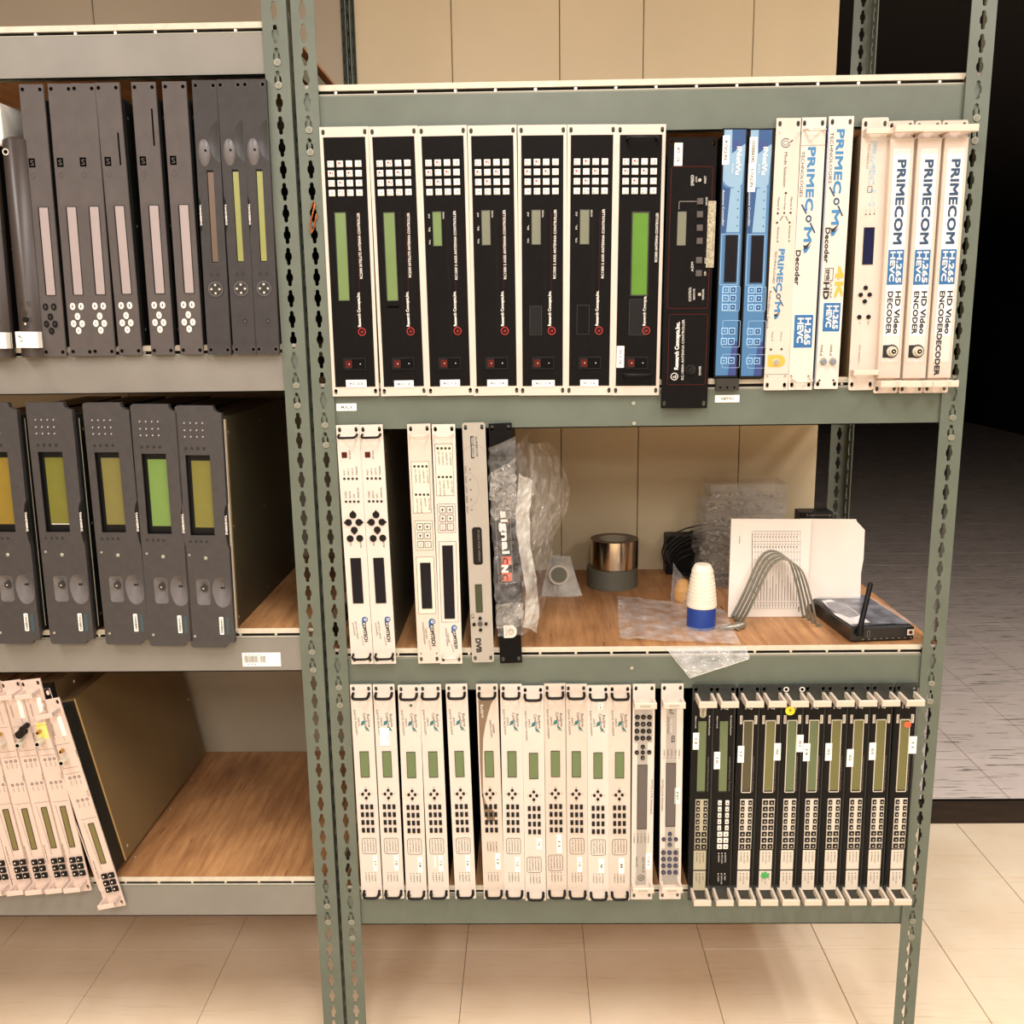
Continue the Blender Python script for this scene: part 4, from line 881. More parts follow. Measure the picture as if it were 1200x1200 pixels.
u = Unit('satellite_modem', foot(tl, low), tl, .0449, 'R2', label='cream keypad unit with the round keys at its top end and a grey screen', cat='modem', group='cream keypad units with wedge handles')
u.faceplate('white_plate', r=.0006); u.chassis('chassis_black', .42); wedge(u, True); wedge(u, False)
b = MB(); x0, z0, x1, z1 = u.R((747.6, 832), (758, 1037)); x1 = x0+.0205; b.rect(x0-.0005, z0, x1, z1, -.0003, 'panel_gray_print'); b.build('grey_panel', u.root); b = MB()
q = u.R((743.8, 832), (764.4, 870)); b.rect(q[0], q[1], q[2], q[3], -.00035, 'panel_gray_print'); b.build('grey_panel', u.root); b = MB()
for j, t in enumerate(('CARRIER', 'ALARM', 'LOCK', 'TEST', 'ONLINE')): c = u.L(743.2+4.1*j, 977); b.disc(c[0], c[1], .0011, -.0006, 'black_print', 6); u.txt(b, t, (742.6+4.1*j, 979), (742.4+4.1*j, 988), 1.9, 'print_mid', -.0005)
u.txt(b, 'SATELLITE MODEM', (763.4, 913.5), (761.8, 953.5), 2.2, 'print_mid', -.0005); u.txt(b, 'SDM-300A', (747.2, 1016), (747, 1004), 2.4, 'black_print', -.0005); u.txt(b, 'EF DATA CORP.', (755, 1022), (755, 1004), 2.8, 'print_mid', -.0005)
c = u.L(751.2, 1028.5); b.ring(c[0], c[1], .0055, .0068, -.0006, 'black_print'); b.text('ef', (c[0]-.003, c[1]-.002), (c[0]+.003, c[1]-.002), .005, 'black_print', -.0006); b.build('lettering', u.root)
u.screen((747.6, 896.6), (757.4, 971), 'screen_gray', bez=.0008)
round_keys(u, [(746.9+7.05*c_-.25*r_, 840.1+8.2*r_) for r_ in range(4) for c_ in range(3)]); round_keys(u, [(753.3,874.9),(746.2,881.5),(753.2,881.5),(760.8,881.3),(753.1,887.8)], .0044)
u.sticker((757., 999.5), (763.2, 1018.5), '1 of 2', hp=3., pad=.25, y=-.0008)
tl, low = (775, 801.6), (772.6, 1050)
u = Unit('satellite_modem', foot(tl, low), tl, .0449, 'R2', label='cream keypad unit with the round keys at its bottom end, between two dark gaps', cat='modem', group='cream keypad units with wedge handles')
u.faceplate('white_plate', r=.0006); u.chassis('chassis_black', .42); wedge(u, True); wedge(u, False)
b = MB(); x0, z0, x1, z1 = u.R((780.9, 830.5), (791.2, 996)); b.rect(x0, z0, x0+.0212, z1, -.0003, 'panel_gray_print'); b.build('grey_panel', u.root); b = MB()
b.flat([u.L(776.2,1026.5), u.L(793,1026.5), u.L(793.4,1036.4), u.L(774,1036.4)], -.0004, 'panel_gray_print'); b.frame(u.L(774.6,1036.4)[0], u.L(774.6,1036.4)[1], u.L(793.4,1026.4)[0], u.L(793.4,1026.4)[1], .0003, -.0004, 'print_mid')
q = u.R((775.4, 994), (795.4, 1026)); b.rect(q[0], q[1], q[2], q[3], -.00035, 'panel_gray_print'); b.build('grey_panel', u.root); b = MB()
for j, t in enumerate(('CARRIER', 'ALARM', 'LOCK', 'TEST', 'ONLINE')): c = u.L(778+4.4*j, 888); b.disc(c[0], c[1], .0011, -.0006, 'black_print', 6); u.txt(b, t, (777.6+4.4*j, 878), (777.5+4.4*j, 886), 1.9, 'print_mid', -.0005)
u.txt(b, 'G2', (787, 862), (786.8, 870), 4, 'black_print', -.0005, .03); u.txt(b, 'SATELLITE MODEM', (782.2, 840), (781.8, 860), 2.2, 'black_print', -.0005); u.txt(b, 'RX 4000', (786, 843), (785.8, 858), 1.8, 'print_white', -.0005); u.txt(b, 'ef', (784, 831), (784, 837), 6, 'black_print', -.0005)
u.txt(b, 'SATELLITE MODEM', (775.6, 913), (774.8, 950), 2.2, 'print_mid', -.0005); b.build('lettering', u.root)
u.screen((780.9, 894.6), (790.8, 968), 'screen_gray', bez=.0008)
mat('key_navy', (34,40,70), .35)
round_keys(u, [(785,977),(777.8,983.2),(785,983.2),(792,983.2),(784.8,989.6)], .0044, 'key_navy'); round_keys(u, [(777.4+7.15*c_-.05*r_, 998.8+7.7*r_) for r_ in range(4) for c_ in range(3)], .0049, 'key_navy')
u.sticker((790.8, 923), (796.8, 941.8), 'P47', hp=3., pad=.25, y=-.0008)

# ---------------------------------------------------------------- ten dark receivers with pale bracket handles
mat('ear_dark', (38,42,40), .45, metal=.1, var=.1, scale=30); mat('face_dark', (24,22,20), .55, var=.1, scale=30, spec=.12); mat('lcd_olive', (104,102,56), .25, var=.06, scale=14); mat('lcd_sage', (92,106,70), .25, var=.06, scale=14); mat('lcd_unlit', (70,66,40), .25)
mat('pad_cream', (206,197,182), .5); mat('pad_tan', (170,162,138), .5); mat('handle_pale', (206,192,174), .4, metal=.1)
G = 'dark receivers with long displays and pale bracket handles'
TD = [((812,803),(806,1050)), ((837,803),(831.8,1050)), ((865.7,802.6),(857.2,1050)), ((892,802.4),(882.6,1050)), ((917.2,802.2),(907.4,1050)), ((943,802),(932.8,1050)), ((969.4,801.8),(958.6,1050)), ((995.4,801.6),(983.9,1050)), ((1021.8,801.4),(1009.4,1050)), ((1050,801.2),(1035.4,1050))]
LD = ['dark receiver with tan keypad and an oval badge, first after the dark gap', 'dark receiver with white keys printed straight on the black face', 'dark receiver whose framed display is nearly black', 'dark receiver with a green paint blot on its lowest legend plate',
 'dark receiver with a round yellow sticker under its handle', 'dark receiver standing just after the one with the yellow sticker', 'dark receiver with olive display, second after the yellow sticker one', 'dark receiver with its white tag set lower than on its neighbours', 'dark receiver just before the one with the orange sticker', 'dark receiver touching the outer post with an orange sticker on its display']
def dark_base(i):
    tl, low = TD[i]; u = Unit('satellite_receiver', foot(tl, low), tl, .0440, 'R2', label=LD[i], cat='receiver', group=G)
    return u
def bracket(u, z):
    b = MB(); hh = .0062
    b.bbox(.0048, .0405, -.046, -.040, z-hh, z+hh, 'handle_pale', b=.0008)
    b.box(.0048, .0100, -.041, 0, z-hh, z+hh, 'handle_pale'); b.box(.0353, .0405, -.041, 0, z-hh, z+hh, 'handle_pale'); return b.build('handle', u.root)
src = dark_base(6)
src.faceplate('ear_dark', r=.0008); src.chassis('chassis_black', .44, screws=False)
b = MB(); b.bbox(.0008, .0432, -.0022, 0, .036, .449, 'face_dark', b=.0006); b.box(.0412, .0428, -.0030, -.0020, .038, .447, 'ear_dark'); b.build('front_overlay', src.root)
bracket(src, .4826-.0235); bracket(src, .0235)
FYY = -.0024
def dark_display(u, ref, m, framed=True):
    x0, z0, x1, z1 = ref.R((974.6, 843.5), (981.4, 926.5)); b = MB(); 
    x0 = .0126; x1 = .0302 if framed else .0290
    if framed: b.plate(rrect(x0-.0014, z0-.0014, x1+.0014, z1+.0014, .002), [rrect(x0, z0, x1, z1, 0, 1)], -.0042, -.0020, 'pad_cream')
    b.box(x0, x1, -.0030, -.0020, z0, z1, m); b.box(x0, x1, -.0031, -.0030, z0, z0+.003, 'lcd_bezel'); return b.build('display', u.root)
def dark_pad(u, ref, mode='cream'):
    pm = 'pad_tan' if mode == 'tan' else 'pad_cream'; x0, z0, x1, z1 = ref.R((967.8, 935.2), (980.6, 993.6)); x0 = .0106; x1 = .0364
    b = MB()
    if mode != 'white': b.bbox(x0, x1, -.0034, -.0020, z0, z1, pm, b=.0005)
    o = b.build('keypad', u.root) if mode != 'white' else None
    k = MB(); full = mode == 'full'
    for r_ in range(8):
        wide = (r_ > 4) or full; zc = z1-(z1-z0)*(.065+.125*r_)
        for c_ in range(2):
            w_ = .0050 if wide else .0037; xc = (x0+.0066 if c_ == 0 else x1-.0066) if wide else (x0+.0052 if c_ == 0 else x1-.0052)
            a, c = ('key_white', 'black_print') if mode == 'white' else ('black', 'pad_cream')
            k.bbox(xc-w_, xc+w_, -.0052, -.0030 if mode != 'white' else -.0020, zc-.0050, zc+.0050, a, b=.0006); k.rect(xc-.0014, zc-.0014, xc+.0014, zc+.0014, -.0054, c)
    k.build('key', o or u.root, kind='stuff')
def dark_legend(u, ref, mode='cream'):
    pm = 'pad_tan' if mode == 'tan' else 'pad_cream'; b = MB()
    for (va, vb), ww in (((995.4, 1017.6), ('SIGNAL', 'NO LOCK', 'REMOTE')), ((1019.4, 1041.6), ('AUDIO', 'DATA ON', 'TEST'))):
        x0, z0, x1, z1 = ref.R((965, va), (979.6, vb)); x0 = .0098; x1 = .0356
        if mode != 'white': b.bbox(x0, x1, -.0030, -.0020, z0, z1, pm, b=.0004)
        for j, t in enumerate(ww):
            xx = x0+(x1-x0)*(.24+.26*j); m_ = 'print_white' if mode == 'white' else 'black_print'; b.disc(xx, z1-.006, .0014, -.0032, m_, 6); b.text(t, (xx-.001, z1-.010), (xx-.001, z1-.010-.0028*len(t)), .0030, m_ if mode == 'white' else 'print_mid', -.0032)
    return b.build('legend_plate', u.root)
def dark_print(u, kind=0):
    b = MB(); y = -.0024; xz = .4826
    for t, x, za, zb, h in (('C7', .0200, xz-.0425, xz-.0525, .0085), ('MODEL', .0140, xz-.0425, xz-.0525, .003), ('Integrated Receiver Decoder', .0335, xz-.155, xz-.232, .0028)): b.text(t, (x, za), (x, zb), h, 'print_white' if h > .0028 else 'print_gray', y)
    if kind == 0:
        for x0, x1, t in ((.0045, .0096, 'Main'), (.0335, .0392, 'Status')): b.rect(x0, xz-.0835, x1, xz-.065, y, 'pad_cream'); b.text(t, (x0+.0014, xz-.067), (x0+.0014, xz-.081), .0032, 'black_print', y-.0002)
    else: b.text('Broadcast Receiver', (.0336, xz-.065), (.0336, xz-.108), .003, 'print_white', y); b.text('Alarm Lock', (.0060, xz-.065), (.0060, xz-.092), .003, 'print_white', y)
    return b.build('lettering', u.root)
KD = ['tan', 'white', 'cream', 'full', 'cream', 'cream', 'cream', 'cream', 'cream', 'cream']
LC = ['lcd_sage', 'lcd_sage', 'lcd_unlit', 'lcd_olive', 'lcd_sage', 'lcd_sage', 'lcd_olive', 'lcd_olive', 'lcd_olive', 'lcd_olive']
DK = []
for i in range(10):
    if i != 6:
        v = place(src.root, src, foot(*reversed([TD[i][1], TD[i][0]])), TD[i][0], LD[i])
    DK.append(src if i == 6 else v)
for i, v in enumerate(DK):
    dark_display(v, src, LC[i], framed=i > 1); dark_pad(v, src, KD[i]); dark_legend(v, src, KD[i]); dark_print(v, 0 if i > 2 or i == 2 else 1)
tg_ = [('13', (811.8, 857.6), (818.4, 877.2)), ('10', (836.4, 880), (843.2, 900)), ('12', (864.2, 873), (871, 892.4)), ('06', (906.6, 869.8), (913.8, 889.8)), ('01', (933.3, 860), (940.2, 880)), ('14', (941, 870), (948, 890.6)), ('05', (966.8, 869.8), (973.6, 890)), ('02', (991.8, 876.8), (998.8, 897.2)), ('03', (1018, 869.2), (1025, 889.2)), ('11', (1065, 861.8), (1072.4, 881.8))]
for v, (t, tl, br) in zip(DK, tg_): v.sticker(tl, br, t, hp=3., pad=.34, y=-.0048)
mat('sticker_yellow', (232,222,40), .5); mat('sticker_orange', (232,96,60), .5); mat('paint_green', (70,160,84), .5)
b = MB(); c = DK[4].L(925.6, 832.2); b.cyl(c[0], c[1], .0098, -.0030, -.0024, 'sticker_yellow', 20); b.text('9', (c[0]-.002, c[1]-.003), (c[0]+.002, c[1]-.003), .006, 'print_mid', -.0032); b.build('round_sticker', DK[4].root)
b = MB(); c = DK[9].L(1062.6, 848); b.plate(rrect(c[0]-.0068, c[1]-.006, c[0]+.0068, c[1]+.006, .004), [], -.0048, -.0042, 'sticker_orange'); b.build('round_sticker', DK[9].root)
b = MB(); c = DK[3].L(895.8, 1024.6); b.plate([(c[0]+r*math.cos(a), c[1]+r*math.sin(a)*.9) for r, a in [(.0085+.002*math.sin(k*2.3), k*math.pi/8) for k in range(16)]], [], -.0036, -.0030, 'paint_green'); b.build('paint_blot', DK[3].root)
b = MB(); c = DK[0].L(824, 834.5); b.plate(rrect(c[0]-.0072, c[1]-.011, c[0]+.0058, c[1]+.016, .006), [], -.0028, -.0022, 'pad_tan'); b.text('TIERNAN', (c[0]-.003, c[1]+.010), (c[0]-.003, c[1]-.008), .005, 'black_print', -.0030); b.build('oval_badge', DK[0].root)
# white washers behind two of the fixing holes
b = MB()
for p_ in ((921.3, 807.8), (940, 807.8)):
    c = DK[4].L(*p_); b.ring(c[0], c[1], .0034, .0056, -.0006, 'key_white', 14); b.disc(c[0], c[1], .0034, -.0004, 'hole_black', 12)
b.build('washer', DK[4].root, kind='stuff')
# ================================================================ LEFT RACK, TOP SHELF: NARROW GREY RECEIVERS
mat('side_black', (24,26,22), .5, var=.3, scale=30); mat('screen_pink', (156,144,142), .4, var=.03); mat('lcd_brown', (98,80,66), .3, var=.1, scale=20, stretch=(1,1,.2)); mat('lcd_yellow', (136,138,76), .3, var=.06, scale=20)
mat('knob_dark', (36,34,32), .45); mat('scoop_gray', (96,92,92), .42, var=.1, scale=60)  # scoop gray is lightened so the hollows seem to catch light at the bottom
def dish(mb, outline, center, depth, y0, m, rings=5, power=2.):
    n = len(outline); vs = []
    for k in range(rings+1):
        r = 1-k/rings; vs += [(center[0]+(x-center[0])*r, y0+depth*(1-r**power), center[1]+(z-center[1])*r) for x, z in outline]
    mb.add(vs, [(k*n+i, k*n+(i+1) % n, (k+1)*n+(i+1) % n, (k+1)*n+i) for k in range(rings) for i in range(n)], m, True)
def ears_dark(u, b, y=-.0004):
    for x in (.0062, u.w-.0062):
        for z in (.009, u.h-.009): b.ring(x, z, .0034, .0046, y, 'gray_plastic', 10); b.disc(x, z, .0034, y, 'hole_black', 10)
G = 'narrow grey receivers with pale displays'
TA = [((26.7,150),(51,415)), ((60,150),(82.6,415)), ((87,150),(108.4,415)), ((115.8,150),(139.8,415)), ((157.5,150),(177.6,415)), ((193.2,150),(211.6,415))]
LA = ['narrow grey receiver with unlit dark keys, next to the rounded dark unit', 'first narrow grey receiver with white oval keys', 'second narrow grey receiver with white oval keys, pressed against the first', 'narrow grey receiver with a thin black slot and white oval keys', 'grey receiver with a thin black slot, standing between two dark gaps', 'last narrow grey receiver with a pale display']
def tl_of(tl, low, bottom_z):       # unit whose bottom end is at a known height
    a = onY(*tl, YF); b = onY(*low, YF); d = (b-a); t = (bottom_z-a.z)/d.z; return px(a+d*t)
ZB0 = .0845
u = Unit('satellite_receiver', tl_of(*TA[3], ZB0), TA[3][0], .0441, 'L0', label=LA[3], cat='receiver', group=G); A0 = u
b = MB(); b.bbox(0, .0441, -.0012, .0030, 0, .4826, 'gray_plastic', b=.0008); u.fp = b.build('faceplate', u.root)
u.chassis('side_black', .40)
b = MB(); ears_dark(u, b, -.0014); b.build('fixing_holes', u.root, kind='stuff')
b = MB(); x0, z0, x1, z1 = u.R((122.6, 184), (131, 194.6)); b.box(x0, x1, -.0016, -.0010, z0, z1, 'hole_black'); b.text('S', (x0+.003, z0+.003), (x1-.002, z0+.003), z1-z0-.006, 'gray_plastic', -.0018)
c = u.L(128, 204.8); b.ring(c[0], c[1], .0040, .0048, -.0014, 'knob_dark', 14); b.build('badge', u.root)
x0, z0, x1, z1 = u.R((133.2, 241.6), (152, 344.2))
x0 = .0172; x1 = .0335; b = MB(); b.bezel(x0-.0012, z0-.0012, x1+.0012, z1+.0012, .0012, -.0018, -.001, 'black'); b.box(x0-.0024, x0-.0012, -.0014, -.001, z0, z1, 'black'); b.box(x0, x1, -.0016, -.0010, z0, z1, 'screen_pink'); b.build('display', u.root)
def oval_keys(u, m1, m2):
    b = MB()
    for p_ in ((142.6,358.2),(152.4,358),(148.4,369.8),(143.9,378.4),(153.8,378.3),(149.8,386.4)):
        c = A0.L(*p_); b.cyl(c[0], c[1], .0050, -.0026, -.001, m1, 14, rz=.0066); b.disc(c[0], c[1], .0012, -.0029, m2, 6, rz=.003 if p_[1] < 360 else .0014)
    return b.build('oval_key', u.root, kind='stuff')
LU = [u]
for i in (0, 1, 2, 4, 5):
    v = place(u.root, u, tl_of(*TA[i], ZB0), TA[i][0], LA[i]); LU.append(v)
    oval_keys(v, 'black' if i == 0 else 'key_white', 'gray_plastic' if i == 0 else 'print_black')
    if i == 4: b = MB(); q = (.0330, .4826-.108, .0358, .4826-.045); b.box(q[0], q[2], -.0016, -.001, q[1], q[3], 'hole_black'); b.build('slot', v.root)
oval_keys(u, 'key_white', 'print_black'); b = MB(); x0, z0, x1, z1 = u.R((134.6, 155.5), (141, 193.6)); b.box(.0330, .0358, -.0016, -.001, z0, z1, 'hole_black'); b.build('slot', u.root)
# rounded dark units at the far left
G = 'rounded dark brown units with white end labels'
mat('brown_black', (58,49,44), .38, var=.1, scale=20)
for k, (tl, low, lb) in enumerate((((2.5,160.5),(24.6,400),'dark unit with a rounded face and a white label at its foot'), ((-34,160),(-12.4,400),'dark rounded unit at the very edge, only its side strip and label showing'))):
    u = Unit('satellite_receiver', tl_of(tl, low, ZB0), tl, .0430, 'L0', label=lb, cat='receiver', group=G)
    hh = (onY(*tl, YF)-u.p0).length; u.h = hh; b = MB(); n = 10
    prof = [(.0430*i/n, -.020*math.sin(math.pi*(.08+.84*i/n))**.8+.004) for i in range(n+1)]
    vs = [(x, y, 0) for x, y in prof]+[(x, y, hh-.006) for x, y in prof]+[(x, y+.010, hh) for x, y in prof]; b.add(vs, [(i+j*(n+1), i+1+j*(n+1), i+1+(j+1)*(n+1), i+(j+1)*(n+1)) for i in range(n) for j in (0, 1)], 'brown_black', True)
    b.box(0, .0430, .003, .010, 0, hh-.001, 'brown_black'); b.build('faceplate', u.root); u.chassis('chassis_black', .38, z1=hh-.012, y0=.0102)
    b = MB(); b.ring(.012, hh-.028, .0040, .0060, -.0155, 'edge_metal', 14); b.cyl(.012, hh-.028, .0040, -.0150, -.006, 'hole_black', 12)
    for p_ in ((.014,.098),(.030,.099),(.022,.082),(.016,.070),(.030,.070),(.023,.058)): b.ring(p_[0], p_[1], .0030, .0040, -.0172, 'knob_dark', 12); 
    b.cyl(.022, .070, .0048, -.0200, -.012, 'black', 12); b.disc(.022, .062, .0022, -.0202, 'edge_metal', 8); b.build('control_keys', u.root, kind='stuff')
    b = MB(); b.box(.0006, .0424, -.0192, -.0172, .018, .0475, 'label_white'); b.box(.0006, .0424, -.0172, .002, .018, .0475, 'label_white'); b.text('S7', (.014, .028), (.014, .040), .006, 'print_black', -.0194); b.text('(', (.006, .038), (.010, .038), .004, 'print_black', -.0194); b.build('label', u.root)
    if k == 0: wb = u
p = wb.p0; b = MB(); zc = BOARD['L0']+(wb.h-.012-wb.z0)
b.bbox(p.x-.0345, p.x+.003, .012, .16, zc+.0005, zc+.075, 'label_white', b=.002); tag(b.build('paper_carton'), 'small white carton lying on top of the rounded dark unit', 'carton')
# three receivers with a scooped top
G = 'dark receivers with a leaf shaped scoop'
TB = [((229.2,150),(244.6,410)), ((258.4,150),(274.6,410)), ((286.8,150),(300.8,410))]
LB = ['dark receiver with a leaf shaped scoop and a brownish display', 'dark receiver with leaf shaped scoop, greenish display and shiny knob', 'dark receiver with leaf shaped scoop at the end of the shelf, against the post']
for i, (tl, low) in enumerate(TB):
    if i == 0:
        u = Unit('satellite_receiver', tl_of(tl, low, ZB0), tl, .0441, 'L0', label=LB[0], cat='receiver', group=G); B0 = u
        def Q(uu, vv): return B0.L(uu-29.2, vv-0)     # measured on the middle one
        leaf = [(a_, .344+(c_-.380)*.74) for a_, c_ in [(.0235,.434),(.027,.455),(.034,.470),(.0425,.478),(.0425,.380),(.036,.384),(.0315,.392),(.0275,.405),(.0240,.420)]][::-1]
        ball = [(.0035+.0225*(.5+.5*math.cos(a)), .360+.024*math.sin(a)) for a in [k*math.pi/8 for k in range(16)]]
        b = MB(); lcd = rrect(.0175, .168, .0295, .330, .0003, 1)
        b.plate(rrect(0, 0, .0441, .4826, .001), [leaf, lcd], -.006, -.0035, 'gray_plastic2'); b.box(.0, .0441, -.0003, .003, 0, .4826, 'gray_plastic2')
        for xa in (0, .0421): b.box(xa, xa+.002, -.0036, 0, .0, .4826, 'gray_plastic2')
        b.box(0, .0441, -.0036, 0, 0, .003, 'gray_plastic2'); b.build('faceplate', u.root)
        b = MB(); dish(b, leaf, (.035,.376), .0034, -.0060, 'knob_dark', power=1.6); b.build('scoop', u.root)
        b = MB(); n = 16; vs = [(.0148+.0112*math.cos(a)*r, -.006-.0045*math.sqrt(max(0, 1-r*r)), .360+.0235*math.sin(a)*r) for r in (1, .8, .55, .28, .02) for a in [k*2*math.pi/n for k in range(n)]]
        b.add(vs, [(k*n+j, k*n+(j+1) % n, (k+1)*n+(j+1) % n, (k+1)*n+j) for k in range(4) for j in range(n)], 'scoop_gray', True); b.disc(.019, .363, .0022, -.0108, 'hole_black', 8); b.build('knob', u.root)
        u.chassis('side_black', .40)
        b = MB(); c = (.0215, .214)
        for s in (-1, 1): b.ring(.0215+s*.006, .146, .0020, .0028, -.0062, 'black', 10)
        b.cyl(.0220, .120, .0135, -.0075, -.006, 'knob_dark', 24); b.ring(.0220, .120, .0120, .0135, -.0077, 'scoop_gray', 24)
        for dx, dz in ((0,.0075),(0,-.0075),(.0075,0),(-.0075,0)): b.cyl(.0220+dx, .120+dz, .0022, -.0090, -.0075, 'rivet_bright', 8)
        b.build('key_wheel', u.root)
        b = MB(); b.flat([(0,.22),(.0035,.229),(.0045,.24),(.0045,.265),(.0035,.275),(0,.285)], -.0064, 'black'); b.text('TANDBERG', (.0008, .270), (.0008, .234), .003, 'print_white', -.0066, .03); b.build('side_badge', u.root)
        b = MB(); ears_dark(u, b, -.0062); b.build('fixing_holes', u.root, kind='stuff'); v = u
    else: v = place(u.root, u, tl_of(tl, low, ZB0), tl, LB[i], skip=('display',))
    b = MB(); b.box(.0160, .0310, -.0032, -.0030, .166, .332, 'black'); b.box(.0190, .0298, -.0054, -.0032, .1695, .3265, ('lcd_brown', 'lcd_yellow', 'lcd_yellow')[i]); b.build('display', v.root)
    if i: b = MB(); b.ring(.0255, .061, .0030, .0042, -.0062, 'black', 12); b.text('e', (.0235, .0595), (.0275, .0595), .003, 'print_gray', -.0064); b.build('round_badge', v.root)

# ================================================================ LEFT RACK, MIDDLE SHELF: FIVE WIDE RECEIVERS
mat('fascia_gray', (58,55,55), .5, var=.14, scale=70, bump=.06, bscale=500)
LCM = ['lcd_gold', 'lcd_olive2', 'lcd_olive3', 'lcd_fresh', 'lcd_olive4']
mat('lcd_gold', (130,108,40), .25, var=.05); mat('lcd_olive2', (106,104,42), .25, var=.08, scale=20); mat('lcd_olive3', (112,106,58), .25, var=.06, scale=20); mat('lcd_fresh', (106,134,68), .25, var=.06, scale=20); mat('lcd_olive4', (112,108,50), .25, var=.06, scale=20)
TW = [((-31,471),(0.5,752)), ((33.3,471),(63.,752)), ((99.5,471.5),(127.3,752)), ((155.2,473),(178,752)), ((207.2,474.6),(226.6,758))]
LW = ['wide dark receiver with a golden display, first of its row', 'wide dark receiver, second in its row, display with a bright lower edge', 'wide dark receiver in the middle of its row of five', 'wide dark receiver with the freshest green display', 'wide dark receiver at the row end with its bare metal side in view']
G = 'wide dark receivers with two scoops'
u = Unit('wide_receiver', foot(*TW[1]), TW[1][0], .0881, 'L1', label=LW[1], cat='receiver', group=G); W0 = u
T = .012                                                        # the fascia is a thick moulding
def smooth(pts, n=6):
    out = []; k = len(pts)
    for i in range(k):
        p0, p1, p2, p3 = [Vector(pts[(i+j-1) % k]) for j in range(4)]
        for t in range(n):
            t /= n; out.append(tuple(.5*((2*p1)+(-p0+p2)*t+(2*p0-5*p1+4*p2-p3)*t*t+(-p0+3*p1-3*p2+p3)*t**3)))
    return out
x0, z0, x1, z1 = .0150, 0, .0690, 0
a = u.L(44.3, 528.6); c = u.L(78.4, 622); lcdh = rrect(.0140, c[1], .0635-.002, a[1], .0005, 1); LCDZ = (c[1], a[1])
big = smooth([(.0500,.118),(.0560,.0925),(.0680,.0835),(.0815,.0900),(.0860,.108),(.0835,.128),(.0760,.142),(.0640,.1445),(.0540,.137)], 3)
sml = rrect(.0185, .0885, .0455, .1415, .006, 3)
sidecut = [(.0881,.292),(.0850,.287),(.0822,.275),(.0815,.255),(.0822,.236),(.0855,.212),(.0881,.203)]
outer = [(0,.004),(.004,0),(.0700,0),(.0735,.006),(.0790,.010),(.0881,.011),(.0881,.203),(.0855,.212),(.0822,.236),(.0815,.255),(.0822,.275),(.0850,.287),(.0881,.292),(.0881,.468),(.0800,.470),(.0745,.4740),(.0720,.4826),(.004,.4826),(.0,.4790)]
b = MB(); b.plate(outer, [lcdh, big, sml], -T, -T+.0025, 'fascia_gray')
n = len(outer); vs = [(x, -T+.0025, z) for x, z in outer]+[(x, 0, z) for x, z in outer]; b.add(vs, [(i, (i+1) % n, (i+1) % n+n, i+n) for i in range(n)], 'fascia_gray'); b.flat(outer, 0, 'side_black')
b.build('faceplate', u.root)
b = MB(); dish(b, big, (.068,.132), .0118, -T, 'scoop_gray', power=1.1); b.cyl(.0660, .1220, .0014, -.0062, -.001, 'hole_black', 8); b.cyl(.0705, .1220, .0014, -.0062, -.001, 'hole_black', 8); b.build('scoop', u.root)
b = MB(); dish(b, sml, (.032,.128), .0075, -T, 'scoop_gray', power=1.3); b.cyl(.0330, .122, .0070, -.0095, -.004, 'knob_dark', 18); b.disc(.0315, .1215, .0016, -.0098, 'edge_metal', 8); b.build('scoop', u.root)
b = MB()
for r_, vv in enumerate((491.2, 499.6, 507.2, 520.6)):
    for c_ in range(4):
        p_ = u.L(43+7*c_+(vv-491)*.09+(.0), vv); b.cyl(p_[0]+.004, p_[1], .0030 if r_ == 3 else .0025, -T-.0016, -T, 'knob_dark' if r_ == 3 else 'scoop_gray', 8, r1=.7)
        if r_ < 3: b.disc(p_[0]+.004, p_[1], .0010, -T-.0018, 'print_white', 6)
for c_ in range(4): p_ = u.L(57.6+6.3*c_, 629); b.cyl(p_[0], p_[1], .0030, -T-.0012, -T, 'knob_dark', 8, r1=.7)
b.build('button', u.root, kind='stuff')
b = MB()
for p_, r_ in (((57,645),.0026), ((76,648.5),.0038), ((67,739.5),.0028)): c = u.L(*p_); b.cyl(c[0], c[1], r_, -T-.0018, -T, 'rivet_metal', 10, r1=.6)
b.build('face_screw', u.root, kind='stuff')
b = MB(); b.flat([(.0885,.292),(.0850,.287),(.0822,.275),(.0815,.255),(.0822,.236),(.0855,.212),(.0885,.203)][::-1], -T+.0002, 'black'); b.text('TANDBERG', (.0832,.270), (.0832,.232), .0038, 'print_white', -T-.0001, .03); b.build('side_badge', u.root)
b = MB(); b.plate(rrect(.0600, .0275, .0680, .0640, .0012), [], -T-.0006, -T, 'label_white'); b.text('TANDBERG', (.0625,.0610), (.0625,.0305), .0040, 'print_black', -T-.0008, .02)
b.plate([(.0730,.0270),(.0790,.0270),(.0790,.0630),(.0730,.0630)], [], -T-.0004, -T, 'teal_dark' if mat('teal_dark', (52,74,82), .5) else ''); b.build('name_plate', u.root)
u.chassis('side_black', .46, y0=.001)
b = MB(); b.box(.0868, .0878, .014, .016, .03, .45, 'edge_metal'); b.build('case_edge', u.root)
for q in (0, 2, 3, 4):
    v = place(u.root, u, foot(*TW[q]), TW[q][0], LW[q], skip=('case_edge', 'chassis') if q == 4 else ())
    LU.append(v); b = MB(); z0, z1 = LCDZ; b.box(.0128, .0627, .0016 - .004, .0002, z0-.001, z1+.001, 'black'); b.box(.0215, .0590, -.0032, -.0024, z0+.014, z1-.012, LCM[q]); b.build('display', v.root); W4 = v
v = u; b = MB(); b.box(.0128, .0627, -.0024, .0002, z0-.001, z1+.001, 'black'); b.box(.0215, .0590, -.0032, -.0024, z0+.014, z1-.012, LCM[1]); b.box(.0225, .0590, -.0034, -.0030, z0+.0135, z0+.0150, 'print_white'); b.build('display', v.root)
